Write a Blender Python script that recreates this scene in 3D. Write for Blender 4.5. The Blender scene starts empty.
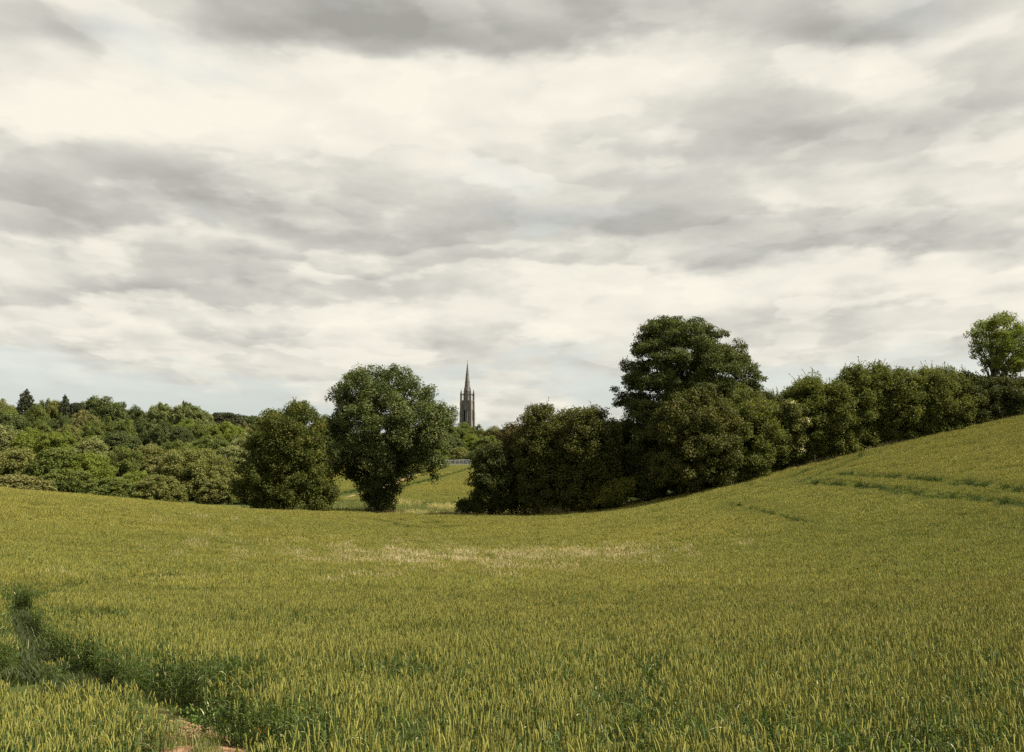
import bpy, math
import numpy as np
from mathutils import Vector, Matrix

PI = math.pi
S = bpy.context.scene
COL = S.collection
rng = np.random.default_rng(7)

# ------------------------------------------------------------------ camera
F = 1200.0                       # focal length in pixels of a 1024 wide frame
EYE = 1.70
PITCH = math.atan(64.0 / F)
cam_d = bpy.data.cameras.new("camera")
cam = bpy.data.objects.new("camera", cam_d)
COL.objects.link(cam)
cam.location = (0, 0, EYE)
cam.rotation_euler = (PI / 2 + PITCH, 0, 0)
cam_d.sensor_fit = 'HORIZONTAL'
cam_d.sensor_width = 36.0
cam_d.lens = 36.0 * F / 1024.0
cam_d.clip_start = 0.1
cam_d.clip_end = 20000
S.camera = cam


def ray(px, py):
    """x/y and z/y slopes of the sight line through a picture point"""
    u = (px - 512.0) / F
    v = (376.0 - py) / F
    cy, sy = math.cos(PITCH), math.sin(PITCH)
    fy = cy - v * sy
    fz = sy + v * cy
    return u / fy, fz / fy


# ------------------------------------------------------------------ terrain
def sp(x, s):
    return s * np.logaddexp(0, x / s)


def sstep(a, b, x):
    t = np.clip((x - a) / (b - a), 0, 1)
    return t * t * (3 - 2 * t)


def gz(X, Y):
    """height of the bare ground"""
    X = np.asarray(X, float)
    Y = np.asarray(Y, float)
    Yc = np.maximum(Y, -6)
    base = 1.70 + 8.1 * (1 - np.exp(-Yc / 64.0))
    Yp = np.maximum(Y, 0.0)
    g = np.clip(Yp / 127.0, 0, 1.12) ** 0.75
    R = 0.243 * sp(X - 7.0, 3.0) * g
    R = 25 * np.tanh(R / 25) * (1 - 0.97 * sstep(133, 200, Yp))
    h = np.where(Yp < 85, (Yp / 85.0) ** 0.7, 1 - sstep(85, 165, Yp))
    L = 0.110 * sp(-X - 8.0, 3.0) * h
    L = 9 * np.tanh(L / 9)
    Fz = 0.75 * sstep(126, 150, Yp) + 0.0088 * np.maximum(Yp - 150, 0)
    Fz = 9 * np.tanh(Fz / 9)
    W = 7 * np.tanh(0.03 * sp(-X - 30, 10) / 7) * sstep(150, 400, Yp)
    und = 0.05 * np.sin(X * 0.31 + 1.3) * np.sin(Y * 0.23) + 0.08 * np.sin(X * 0.11 + Y * 0.07)
    dist = np.hypot(X, Y)
    hills = 14 * sstep(1200, 3500, dist)
    return EYE - base + R + L + Fz + W + und * sstep(2, 20, Yp) + hills


def normal(X, Y, e=0.4):
    dx = (gz(X + e, Y) - gz(X - e, Y)) / (2 * e)
    dy = (gz(X, Y + e) - gz(X, Y - e)) / (2 * e)
    n = np.stack([-dx, -dy, np.ones_like(dx)], -1)
    return n / np.linalg.norm(n, axis=-1, keepdims=True)


def hit(px, py, h=0.0, y0=4.0, y1=700.0):
    """where the sight line meets the ground raised by h"""
    a, b = ray(px, py)
    ys = np.exp(np.linspace(math.log(y0), math.log(y1), 4000))
    d = EYE + b * ys - (gz(a * ys, ys) + h)
    k = np.argmax(d < 0)
    if not (d < 0).any():
        k = len(ys) - 1
    return a * ys[k], ys[k]


# ------------------------------------------------------------------ node helpers
def new_mat(name):
    m = bpy.data.materials.new(name)
    m.use_nodes = True
    m.node_tree.nodes.clear()
    return m, m.node_tree.nodes, m.node_tree.links


def math_node(nt, op, a, b=None, clamp=False):
    n = nt.nodes.new("ShaderNodeMath")
    n.operation = op
    n.use_clamp = clamp
    for i, v in enumerate((a, b)):
        if v is None:
            continue
        if isinstance(v, (int, float)):
            n.inputs[i].default_value = v
        else:
            nt.links.new(v, n.inputs[i])
    return n.outputs[0]


def mix_col(nt, fac, a, b, mode='MIX'):
    n = nt.nodes.new("ShaderNodeMix")
    n.data_type = 'RGBA'
    n.blend_type = mode
    for i, v in ((0, fac), (6, a), (7, b)):
        if isinstance(v, (int, float)):
            n.inputs[i].default_value = v
        elif isinstance(v, tuple):
            n.inputs[i].default_value = v if len(v) == 4 else (*v, 1)
        else:
            nt.links.new(v, n.inputs[i])
    return n.outputs[2]


def noise(nt, vec, scale, detail=3.0, rough=0.55, dims='3D'):
    n = nt.nodes.new("ShaderNodeTexNoise")
    n.noise_dimensions = dims
    n.inputs['Scale'].default_value = scale
    n.inputs['Detail'].default_value = detail
    n.inputs['Roughness'].default_value = rough
    if vec is not None:
        nt.links.new(vec, n.inputs['Vector'])
    return n.outputs[0]


def ramp(nt, x, lo, hi):
    n = nt.nodes.new("ShaderNodeMapRange")
    n.interpolation_type = 'SMOOTHSTEP'
    n.inputs['From Min'].default_value = lo
    n.inputs['From Max'].default_value = hi
    nt.links.new(x, n.inputs['Value'])
    return n.outputs[0]


def position(nt):
    return nt.nodes.new("ShaderNodeNewGeometry").outputs['Position']


def leaf_mat(name, c0, c1, c2, transl=0.3, gloss=0.04, rough=0.5, world_noise=0.0, obj_var=0.25, tcol=None):
    """leaf colour runs c0..c1 over the leaf's own tint, c2 on a few leaves; part of the light goes through"""
    m, N, L = new_mat(name)
    nt = m.node_tree
    at = N.new("ShaderNodeAttribute")
    at.attribute_name = "tint"
    t = at.outputs['Fac']
    col = mix_col(nt, t, c0, c1)
    col = mix_col(nt, ramp(nt, t, 0.86, 1.0), col, c2)
    if world_noise:
        f = noise(nt, position(nt), 0.035, 4.0)
        f = ramp(nt, f, 0.36, 0.66)
        w = mix_col(nt, f, (0.91, 0.95, 0.9), (1.1, 1.06, 1.0))
        col = mix_col(nt, world_noise, col, w, 'MULTIPLY')
    if obj_var:
        oi = N.new("ShaderNodeObjectInfo")
        hs = N.new("ShaderNodeHueSaturation")
        L.new(col, hs.inputs['Color'])
        L.new(math_node(nt, 'MULTIPLY_ADD', oi.outputs['Random'], obj_var), hs.inputs['Value'])
        hs.inputs['Value'].links[0].from_node.inputs[2].default_value = 1 - obj_var / 2
        col = hs.outputs[0]
    d = N.new("ShaderNodeBsdfPrincipled")
    L.new(col, d.inputs['Base Color'])
    d.inputs['Roughness'].default_value = rough
    d.inputs['Specular IOR Level'].default_value = gloss * 10
    tr = N.new("ShaderNodeBsdfTranslucent")
    tc = mix_col(nt, 1.0, col, tcol or (1.25, 1.3, 0.55), 'MULTIPLY')
    L.new(tc, tr.inputs['Color'])
    mx = N.new("ShaderNodeMixShader")
    mx.inputs[0].default_value = transl
    L.new(d.outputs[0], mx.inputs[1])
    L.new(tr.outputs[0], mx.inputs[2])
    o = N.new("ShaderNodeOutputMaterial")
    L.new(mx.outputs[0], o.inputs[0])
    return m


def plain_mat(name, c0, c1, scale=2.0, rough=0.9, bump=0.0, bscale=8.0, detail=5.0, obj=False):
    m, N, L = new_mat(name)
    nt = m.node_tree
    vec = N.new("ShaderNodeTexCoord").outputs['Object'] if obj else position(nt)
    f = ramp(nt, noise(nt, vec, scale, detail, 0.6), 0.32, 0.68)
    col = mix_col(nt, f, c0, c1)
    d = N.new("ShaderNodeBsdfPrincipled")
    L.new(col, d.inputs['Base Color'])
    d.inputs['Roughness'].default_value = rough
    d.inputs['Specular IOR Level'].default_value = 0.04
    if bump:
        b = N.new("ShaderNodeBump")
        b.inputs['Distance'].default_value = bump
        L.new(noise(nt, vec, bscale, 6.0, 0.65), b.inputs['Height'])
        L.new(b.outputs[0], d.inputs['Normal'])
    o = N.new("ShaderNodeOutputMaterial")
    L.new(d.outputs[0], o.inputs[0])
    return m


# ------------------------------------------------------------------ mesh helpers
def mesh_from(name, V, faces_quads=None, faces_tris=None, mats=(), mat_idx=None, tint=None, smooth=False):
    """arrays to a mesh: quads (n,4) first, then tris (m,3); tint is per vertex"""
    V = np.asarray(V, np.float32)
    q = np.zeros((0, 4), np.int32) if faces_quads is None or len(faces_quads) == 0 else np.asarray(faces_quads, np.int32)
    t = np.zeros((0, 3), np.int32) if faces_tris is None or len(faces_tris) == 0 else np.asarray(faces_tris, np.int32)
    me = bpy.data.meshes.new(name)
    me.vertices.add(len(V))
    me.vertices.foreach_set("co", V.ravel())
    loops = np.concatenate([q.ravel(), t.ravel()])
    me.loops.add(len(loops))
    me.loops.foreach_set("vertex_index", loops)
    tot = np.concatenate([np.full(len(q), 4, np.int32), np.full(len(t), 3, np.int32)])
    st = np.concatenate([[0], np.cumsum(tot)[:-1]]).astype(np.int32) if len(tot) else tot
    me.polygons.add(len(tot))
    me.polygons.foreach_set("loop_start", st)
    if mat_idx is not None:
        me.polygons.foreach_set("material_index", np.asarray(mat_idx, np.int32))
    me.polygons.foreach_set("use_smooth", np.full(len(tot), smooth, bool))
    for m in mats:
        me.materials.append(m)
    if tint is not None:
        a = me.attributes.new("tint", 'FLOAT', 'POINT')
        a.data.foreach_set("value", np.asarray(tint, np.float32))
    me.update(calc_edges=True)
    return me


def obj(name, me, parent=None, loc=(0, 0, 0)):
    o = bpy.data.objects.new(name, me)
    COL.objects.link(o)
    o.location = loc
    o.parent = parent
    return o


def tag(o, label=None, cat=None, group=None, kind=None):
    for k, v in (("label", label), ("category", cat), ("group", group), ("kind", kind)):
        if v:
            o[k] = v
    return o


class Geo:
    """collects tubes, boxes and prisms for one mesh"""

    def __init__(self):
        self.v, self.q, self.t, self.n = [], [], [], 0

    def add(self, V, q=(), t=()):
        self.v.append(np.asarray(V, float))
        if len(q):
            self.q.append(np.asarray(q) + self.n)
        if len(t):
            self.t.append(np.asarray(t) + self.n)
        self.n += len(V)

    def tube(self, pts, rad, k=6, cap=True):
        pts = np.asarray(pts, float)
        rad = np.broadcast_to(np.asarray(rad, float), (len(pts),))
        tg = np.gradient(pts, axis=0)
        tg /= np.linalg.norm(tg, axis=1, keepdims=True) + 1e-9
        ref = np.array([1.0, 0.13, 0.07]) if abs(tg[0][2]) > 0.6 else np.array([0, 0, 1.0])
        V = []
        for p, r, t in zip(pts, rad, tg):
            a = np.cross(t, ref)
            a /= np.linalg.norm(a)
            b = np.cross(t, a)
            for j in range(k):
                w = 2 * PI * j / k
                V.append(p + r * (math.cos(w) * a + math.sin(w) * b))
        q = []
        for i in range(len(pts) - 1):
            for j in range(k):
                j2 = (j + 1) % k
                q.append((i * k + j, i * k + j2, (i + 1) * k + j2, (i + 1) * k + j))
        t = []
        if cap:
            V.append(pts[-1])
            c = len(V) - 1
            t = [((len(pts) - 1) * k + j, (len(pts) - 1) * k + (j + 1) % k, c) for j in range(k)]
        self.add(V, q, t)

    def prism(self, poly, z0, z1, scale=1.0, cap=True):
        """upright prism over a polygon; scale shrinks the top towards its centre (0 = a point)"""
        P = np.asarray(poly, float)
        k = len(P)
        c = P.mean(0)
        T = c + (P - c) * max(scale, 1e-4)
        V = [(*p, z0) for p in P] + [(*p, z1) for p in T]
        q = [(j, (j + 1) % k, k + (j + 1) % k, k + j) for j in range(k)]
        t = []
        if cap:
            V.append((*c, z1))
            t = [(k + j, k + (j + 1) % k, 2 * k) for j in range(k)]
        self.add(V, q, t)

    def box(self, x0, x1, y0, y1, z0, z1, scale=1.0):
        self.prism([(x0, y0), (x1, y0), (x1, y1), (x0, y1)], z0, z1, scale)

    def mesh(self, name, mat, smooth=False):
        V = np.concatenate(self.v)
        q = np.concatenate(self.q) if self.q else None
        t = np.concatenate(self.t) if self.t else None
        return mesh_from(name, V, q, t, [mat], smooth=smooth)


# ------------------------------------------------------------------ materials
M_ground = plain_mat("meadow ground", (0.030, 0.042, 0.012), (0.058, 0.066, 0.020), 0.35, 1.0, 0.05, 6.0)
M_soil = plain_mat("reddish dry soil", (0.13, 0.075, 0.045), (0.25, 0.155, 0.095), 7.0, 1.0, 0.05, 16.0)
M_bark = plain_mat("grey brown bark", (0.035, 0.028, 0.02), (0.09, 0.075, 0.055), 3.0, 0.95, 0.04, 14.0, obj=True)
M_wood = plain_mat("weathered wood", (0.09, 0.078, 0.06), (0.18, 0.16, 0.125), 6.0, 0.9, 0.01, 30.0)
M_stone = plain_mat("church sandstone", (0.105, 0.099, 0.095), (0.180, 0.168, 0.156), 0.6, 0.95, 0.05, 2.0)
M_slot = plain_mat("dark louvres", (0.012, 0.012, 0.014), (0.03, 0.03, 0.032), 2.0, 0.9)
M_steel = plain_mat("galvanised steel", (0.20, 0.215, 0.22), (0.29, 0.30, 0.30), 3.0, 0.5)
M_track = plain_mat("pinkish bare earth", (0.16, 0.105, 0.06), (0.25, 0.17, 0.095), 0.5, 1.0, 0.05, 3.0)

M_ear = leaf_mat("ripening wheat ear", (0.127, 0.136, 0.034), (0.355, 0.316, 0.074), (0.42, 0.36, 0.15), 0.22, 0.015, 0.7, 0.8, 0.22, (1.2, 1.15, 0.5))
M_blade = leaf_mat("wheat leaf", (0.054, 0.085, 0.024), (0.104, 0.136, 0.034), (0.46, 0.44, 0.28), 0.36, 0.018, 0.6, 0.4, 0.2)
M_shade_leaf = leaf_mat("shade darkened leaf", (0.026, 0.036, 0.011), (0.048, 0.06, 0.018), (0.08, 0.085, 0.03), 0.3, 0.018, 0.6, 0.4, 0.2)  # leaf green darkened to stand in for shade in ruts, gaps, hedge foot
M_rust = leaf_mat("withered orange leaf", (0.32, 0.11, 0.025), (0.42, 0.18, 0.04), (0.5, 0.4, 0.2), 0.3, 0.03, 0.6)
M_pale = leaf_mat("pale seeding grass", (0.40, 0.33, 0.20), (0.54, 0.45, 0.30), (0.60, 0.53, 0.38), 0.35, 0.02, 0.7, 0.0, 0.2, (1.1, 1.0, 0.8))
M_verge = leaf_mat("rough verge grass", (0.06, 0.095, 0.022), (0.15, 0.16, 0.045), (0.38, 0.31, 0.16), 0.35, 0.03, 0.6, 0.3, 0.3)
M_vstraw = leaf_mat("straw verge grass", (0.24, 0.22, 0.09), (0.42, 0.36, 0.18), (0.5, 0.42, 0.24), 0.35, 0.03, 0.6, 0.0, 0.2)

M_syc = leaf_mat("sycamore leaf", (0.042, 0.06, 0.014), (0.098, 0.114, 0.032), (0.19, 0.19, 0.085), 0.22, 0.018, 0.62, 0, 0)
M_oak = leaf_mat("oak leaf", (0.042, 0.056, 0.01), (0.1, 0.106, 0.02), (0.15, 0.13, 0.03), 0.28, 0.018, 0.62, 0, 0)
M_alder = leaf_mat("alder leaf", (0.036, 0.05, 0.011), (0.086, 0.098, 0.022), (0.12, 0.11, 0.03), 0.24, 0.018, 0.62, 0, 0)
M_haw = leaf_mat("hawthorn leaf", (0.048, 0.058, 0.013), (0.1, 0.1, 0.024), (0.15, 0.115, 0.035), 0.26, 0.018, 0.62, 0, 0)
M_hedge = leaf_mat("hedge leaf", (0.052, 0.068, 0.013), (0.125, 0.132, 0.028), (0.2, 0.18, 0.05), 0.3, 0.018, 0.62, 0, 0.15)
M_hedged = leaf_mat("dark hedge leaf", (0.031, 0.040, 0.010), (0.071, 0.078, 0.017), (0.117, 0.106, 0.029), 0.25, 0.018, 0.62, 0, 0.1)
M_ash = leaf_mat("ash leaf", (0.078, 0.106, 0.019), (0.169, 0.183, 0.035), (0.260, 0.236, 0.058), 0.38, 0.018, 0.62, 0, 0)
M_red = leaf_mat("reddish leaf", (0.055, 0.048, 0.016), (0.105, 0.078, 0.026), (0.14, 0.09, 0.035), 0.26, 0.018, 0.62, 0, 0)
M_elder = leaf_mat("elder leaf and blossom", (0.065, 0.080, 0.017), (0.130, 0.130, 0.029), (0.62, 0.58, 0.40), 0.25, 0.018, 0.62, 0, 0)
M_nettle = leaf_mat("nettle leaf", (0.078, 0.094, 0.017), (0.182, 0.177, 0.034), (0.325, 0.260, 0.077), 0.35, 0.018, 0.62, 0, 0.2)
WOODM = {
    "green": leaf_mat("wood leaf green", (0.063, 0.086, 0.018), (0.132, 0.149, 0.034), (0.195, 0.201, 0.060), 0.25, 0.018, 0.62, 0, 0.24),
    "bright": leaf_mat("wood leaf bright", (0.088, 0.120, 0.017), (0.171, 0.195, 0.034), (0.220, 0.236, 0.055), 0.3, 0.018, 0.62, 0, 0.2),
    "dark": leaf_mat("wood leaf dark", (0.044, 0.061, 0.018), (0.093, 0.109, 0.032), (0.134, 0.142, 0.050), 0.2, 0.018, 0.62, 0, 0.2),
    "pale": leaf_mat("wood leaf pale", (0.110, 0.130, 0.042), (0.207, 0.215, 0.085), (0.390, 0.366, 0.190), 0.25, 0.018, 0.62, 0, 0.16),
    "olive": leaf_mat("wood leaf olive", (0.088, 0.098, 0.026), (0.171, 0.172, 0.050), (0.268, 0.248, 0.100), 0.25, 0.018, 0.62, 0, 0.16),
    "grey": leaf_mat("wood leaf grey green", (0.095, 0.100, 0.033), (0.182, 0.170, 0.058), (0.254, 0.223, 0.097), 0.2, 0.018, 0.62, 0, 0.16),
    "conifer": leaf_mat("conifer needles", (0.026, 0.033, 0.015), (0.055, 0.059, 0.027), (0.078, 0.078, 0.035), 0.1, 0.018, 0.62, 0, 0.1),
    "willow": leaf_mat("willow leaf", (0.098, 0.122, 0.04), (0.16, 0.178, 0.066), (0.2, 0.21, 0.09), 0.28, 0.018, 0.62, 0, 0.14),
}

# ------------------------------------------------------------------ ground sheet
def ground_sheet():
    ts = np.concatenate([-np.geomspace(6, 0.62, 16)[:-1], np.linspace(-0.6, 0.6, 121), np.geomspace(0.62, 6, 16)[1:]])
    # the polar fan in front of the camera is laid as x = t * (y + 12) so that it also covers the feet of the camera
    ys = np.concatenate([np.linspace(-5.5, 3, 12)[:-1], np.geomspace(3, 420, 220), np.geomspace(430, 6000, 50)])
    T, Y = np.meshgrid(ts, ys)
    X = T * (Y + 12)
    V = np.stack([X, Y, gz(X, Y)], -1).reshape(-1, 3)
    ny, nx = T.shape
    i = np.arange((ny - 1) * nx).reshape(ny - 1, nx)[:, :-1].ravel()
    q = np.stack([i, i + 1, i + nx + 1, i + nx], 1)
    return tag(obj("ground", mesh_from("ground", V, q, mats=[M_ground], smooth=True)),
               "rolling farmland ground under the crop and the woods", "ground", kind="structure")


ground_sheet()


def strip(name, pts, half, lift, mat, label, cat, n=60):
    """a ribbon that follows the ground"""
    P = np.asarray(pts, float)
    s = np.concatenate([[0], np.cumsum(np.hypot(*np.diff(P, axis=0).T))])
    u = np.linspace(0, s[-1], n)
    X = np.interp(u, s, P[:, 0])
    Y = np.interp(u, s, P[:, 1])
    k = np.ones(5) / 5
    X[2:-2] = np.convolve(X, k, 'valid')
    Y[2:-2] = np.convolve(Y, k, 'valid')
    dx, dy = np.gradient(X), np.gradient(Y)
    l = np.hypot(dx, dy)
    nx, ny = -dy / l, dx / l
    r = np.random.default_rng(3)
    V = []
    for c in np.linspace(-1, 1, 9):
        w = half * c * (1 + (0.25 * r.random(n) if abs(c) > 0.9 else 0))
        x, y = X + nx * w, Y + ny * w
        V.append(np.stack([x, y, gz(x, y) + lift * (1 - 0.9 * abs(c) ** 4) + 0.035 * r.random(n) ** 2 * (abs(c) < 0.9)], 1))
    V = np.stack(V, 1).reshape(-1, 3)
    q = [(a * 9 + b, a * 9 + b + 1, a * 9 + b + 10, a * 9 + b + 9) for a in range(n - 1) for b in range(8)]
    return tag(obj(name, mesh_from(name, V, q, mats=[mat], smooth=True)), label, cat, kind="structure")


PATH = [(0.2, 1.0), (-0.9, 4.0), (-1.75, 6.4), (-2.9, 11.4), (-4.1, 13.6), (-6.8, 18.0), (-8.9, 22.0), (-11.4, 28.0), (-12.8, 31.5)]
strip("path", PATH[2:5] + [(-4.8, 14.8)], 0.5, 0.035, M_soil, "narrow reddish trodden path through the standing wheat", "path", 90)
tr0, tr1, tr2 = hit(326, 503), hit(372, 492), hit(421, 474)
TRACK = [(tr0[0], tr0[1]), (tr1[0], tr1[1]), (tr2[0], tr2[1])]
strip("dirt_track", TRACK, 1.0, 0.10, M_track, "narrow strip of bare pinkish earth on the far slope behind the round tree", "track", 40)


# ------------------------------------------------------------------ wheat
def blade_strip(V, q, mi, ti, base, az, L, w, droop, lean, seg, mat, tint, twist=0.0):
    """a flat curved leaf"""
    n0 = len(V)
    d = np.array([math.cos(az), math.sin(az), 0])
    sd = np.array([-math.sin(az), math.cos(az), 0])
    p = np.array(base, float)
    ang = lean
    for i in range(seg + 1):
        t = i / seg
        ww = w * (1 - t) ** 0.6 * (0.6 + 0.4 * min(1, t * 4))
        s2 = sd * math.cos(twist * t) + np.array([0, 0, 1.0]) * math.sin(twist * t)
        V.append(p - s2 * ww / 2)
        V.append(p + s2 * ww / 2)
        ti += [tint, tint]
        st = L / seg
        p = p + d * st * math.sin(ang) + np.array([0, 0, 1]) * st * math.cos(ang)
        ang += droop / seg
    for i in range(seg):
        q.append((n0 + 2 * i, n0 + 2 * i + 1, n0 + 2 * i + 3, n0 + 2 * i + 2))
        mi.append(mat)


def ear(V, q, mi, ti, base, axis_az, lean, L, w, rings, tint, k=4, sag=0.0):
    n0 = len(V)
    d = np.array([math.cos(axis_az), math.sin(axis_az), 0])
    sd = np.array([-math.sin(axis_az), math.cos(axis_az), 0])
    p = np.array(base, float)
    ang = lean
    m = len(rings)
    for i, rr in enumerate(rings):
        up = np.array([0, 0, 1]) * math.cos(ang) + d * math.sin(ang)
        a = np.array([0, 0, -1]) * math.sin(ang) + d * math.cos(ang)
        for j in range(k):
            th = 2 * PI * j / k + axis_az * 3
            V.append(p + (a * math.cos(th) + sd * math.sin(th) * 0.75) * rr * w / 2)
            ti.append(tint)
        p = p + up * L / (m - 1)
        ang += sag / m
    for i in range(m - 1):
        for j in range(k):
            j2 = (j + 1) % k
            q.append((n0 + i * k + j, n0 + i * k + j2, n0 + (i + 1) * k + j2, n0 + (i + 1) * k + j))
            mi.append(0)


def wheat_patch(size, n, seed, lod):
    r = np.random.default_rng(seed)
    V, q, mi, ti = [], [], [], []
    g = int(math.ceil(math.sqrt(n)))
    for c in range(n):
        x = ((c % g) + r.random()) / g * size - size / 2
        y = ((c // g) + r.random()) / g * size - size / 2
        H = 0.675 + 0.055 * r.standard_normal()
        if r.random() < 0.2:
            H -= 0.16 * r.random()
        az = r.random() * 2 * PI
        lean = abs(r.normal(0, 0.07))
        d = np.array([math.cos(az), math.sin(az), 0])
        top = np.array([x, y, 0]) + d * H * math.sin(lean) + np.array([0, 0, H * math.cos(lean)])
        tint = float(np.clip(r.normal((0.32, 0.50, 0.60)[lod], 0.2), 0, 1))
        if lod == 0:
            # stalk: three thin sides
            z0 = 0.0
            n0 = len(V)
            for f in (0, 1):
                for j in range(3):
                    th = 2 * PI * j / 3
                    rad = 0.0022 - 0.0006 * f
                    pp = np.array([x, y, 0]) * (1 - f) + top * f
                    V.append(pp + np.array([math.cos(th), math.sin(th), 0]) * rad)
                    ti.append(0.35 + 0.4 * tint)
            for j in range(3):
                j2 = (j + 1) % 3
                q.append((n0 + j, n0 + j2, n0 + 3 + j2, n0 + 3 + j))
                mi.append(1)
            L = 0.074 + 0.011 * r.standard_normal()
            ear(V, q, mi, ti, top, az, lean + abs(r.normal(0, .1)), L, 0.0122, [0.4, 0.95, 0.82, 1.05, 0.85, 1.0, 0.75, 0.62, 0.12], tint, 4, abs(r.normal(0, 0.35)))
            for _ in range(5):
                hz = r.uniform(0.25, 0.88) * H
                f = hz / H
                b = np.array([x, y, 0]) * (1 - f) + top * f
                lt = float(np.clip(r.normal(0.4, 0.22), 0, 0.85))
                if r.random() < 0.035:
                    lt = 1.0
                mat = 2 if r.random() < 0.012 else 1
                blade_strip(V, q, mi, ti, b, r.random() * 2 * PI, r.uniform(0.10, 0.19), r.uniform(0.010, 0.016),
                            r.uniform(0.8, 2.4), r.uniform(0.3, 0.9), 4, mat, lt, r.uniform(-0.7, 0.7))
        else:
            L = 0.095 + 0.015 * r.standard_normal()
            ear(V, q, mi, ti, top - np.array([0, 0, 0.01]), az, lean + abs(r.normal(0, .12)), L, 0.0135 + 0.006 * (lod - 1), [0.5, 1.0, 0.8, 0.1], tint, 3)
            for _ in range(2):
                f = r.uniform(0.3, 0.95)
                b = np.array([x, y, 0]) * (1 - f) + top * f
                lt = float(np.clip(r.normal(0.4, 0.22), 0, 0.85))
                blade_strip(V, q, mi, ti, b, r.random() * 2 * PI, r.uniform(0.15, 0.24), 0.018 + 0.012 * (lod - 1), r.uniform(0.4, 2.0),
                            r.uniform(0.1, 0.7), 2, 1, lt, r.uniform(-0.5, 0.5))
    me = mesh_from("wheat tuft", np.array(V), q, mats=[M_ear, M_blade, M_rust], mat_idx=mi, tint=ti)
    return bpy.data.objects.new("wheat_tuft", me)


def grass_patch(size, n, seed, hmin, hmax, width, mats, plume=0.0, lie=0.0):
    r = np.random.default_rng(seed)
    V, q, mi, ti = [], [], [], []
    for c in range(n):
        rad = size / 2 * math.sqrt(r.random())
        a = r.random() * 2 * PI
        x, y = rad * math.cos(a), rad * math.sin(a)
        h = r.uniform(hmin, hmax)
        az = r.random() * 2 * PI
        mat = int(r.random() < 0.3) if len(mats) > 1 else 0
        lean, droop = r.uniform(0.02, 0.3) + lie, r.uniform(0.1, 0.9) * (0.3 if lie else 1)
        blade_strip(V, q, mi, ti, (x, y, 0), az, h, width, droop, lean, 3, mat, float(np.clip(r.normal(0.45, 0.25), 0, 1)))
        if r.random() < plume:
            p = (V[-1] + V[-2]) / 2
            for _ in range(3):
                blade_strip(V, q, mi, ti, p - np.array([0, 0, r.uniform(0, 0.14)]), r.random() * 2 * PI, r.uniform(0.08, 0.16), width * 1.7, 0.8, r.uniform(0.1, 0.7), 2, 0, float(r.random()))
    me = mesh_from("grass tuft", np.array(V), q, mats=mats, mat_idx=mi, tint=ti)
    return bpy.data.objects.new("grass_tuft", me)


def scatter(name, X, Y, var, scl, sources, label, cat, spin=None, lift=0.0):
    """one stuff object: a point per tuft, a geometry node tree puts the tufts on them"""
    n = len(X)
    r = np.random.default_rng(len(X))
    N = normal(X, Y)
    c = r.random(n) * 2 * PI if spin is None else spin
    m = np.stack([np.cos(c) * N[:, 0] + np.sin(c) * N[:, 1], -np.sin(c) * N[:, 0] + np.cos(c) * N[:, 1], N[:, 2]], 1)
    rot = np.stack([-np.arcsin(m[:, 1]), np.arctan2(m[:, 0], m[:, 2]), c], 1)
    me = bpy.data.meshes.new(name)
    me.vertices.add(n)
    me.vertices.foreach_set("co", np.stack([X, Y, gz(X, Y) + lift], 1).astype(np.float32).ravel())
    a = me.attributes.new("rot", 'FLOAT_VECTOR', 'POINT')
    a.data.foreach_set("vector", rot.astype(np.float32).ravel())
    a = me.attributes.new("scl", 'FLOAT_VECTOR', 'POINT')
    a.data.foreach_set("vector", np.asarray(scl, np.float32).ravel())
    a = me.attributes.new("var", 'INT', 'POINT')
    a.data.foreach_set("value", np.asarray(var, np.int32))
    o = obj(name, me)
    tag(o, label, cat, kind="stuff")
    ng = bpy.data.node_groups.new(name + " tufts", 'GeometryNodeTree')
    ng.interface.new_socket("Geometry", in_out='INPUT', socket_type='NodeSocketGeometry')
    ng.interface.new_socket("Geometry", in_out='OUTPUT', socket_type='NodeSocketGeometry')
    gi, go = ng.nodes.new("NodeGroupInput"), ng.nodes.new("NodeGroupOutput")
    ip = ng.nodes.new("GeometryNodeInstanceOnPoints")
    g2i = ng.nodes.new("GeometryNodeGeometryToInstance")
    for s in reversed(sources):
        oi = ng.nodes.new("GeometryNodeObjectInfo")
        oi.inputs['Object'].default_value = s
        ng.links.new(oi.outputs['Geometry'], g2i.inputs[0])

    def attr(nm, ty):
        k = ng.nodes.new("GeometryNodeInputNamedAttribute")
        k.data_type = ty
        k.inputs['Name'].default_value = nm
        return k.outputs['Attribute']
    ng.links.new(gi.outputs[0], ip.inputs['Points'])
    ng.links.new(g2i.outputs[0], ip.inputs['Instance'])
    ip.inputs['Pick Instance'].default_value = True
    ng.links.new(attr("var", 'INT'), ip.inputs['Instance Index'])
    ng.links.new(attr("rot", 'FLOAT_VECTOR'), ip.inputs['Rotation'])
    ng.links.new(attr("scl", 'FLOAT_VECTOR'), ip.inputs['Scale'])
    ng.links.new(ip.outputs[0], go.inputs[0])
    md = o.modifiers.new("tufts", 'NODES')
    md.node_group = ng
    return o


def seg_dist(X, Y, pts):
    d = np.full(X.shape, 1e9)
    P = np.asarray(pts, float)
    for a, b in zip(P[:-1], P[1:]):
        ab = b - a
        t = np.clip(((X - a[0]) * ab[0] + (Y - a[1]) * ab[1]) / (ab @ ab), 0, 1)
        d = np.minimum(d, np.hypot(X - a[0] - t * ab[0], Y - a[1] - t * ab[1]))
    return d


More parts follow.
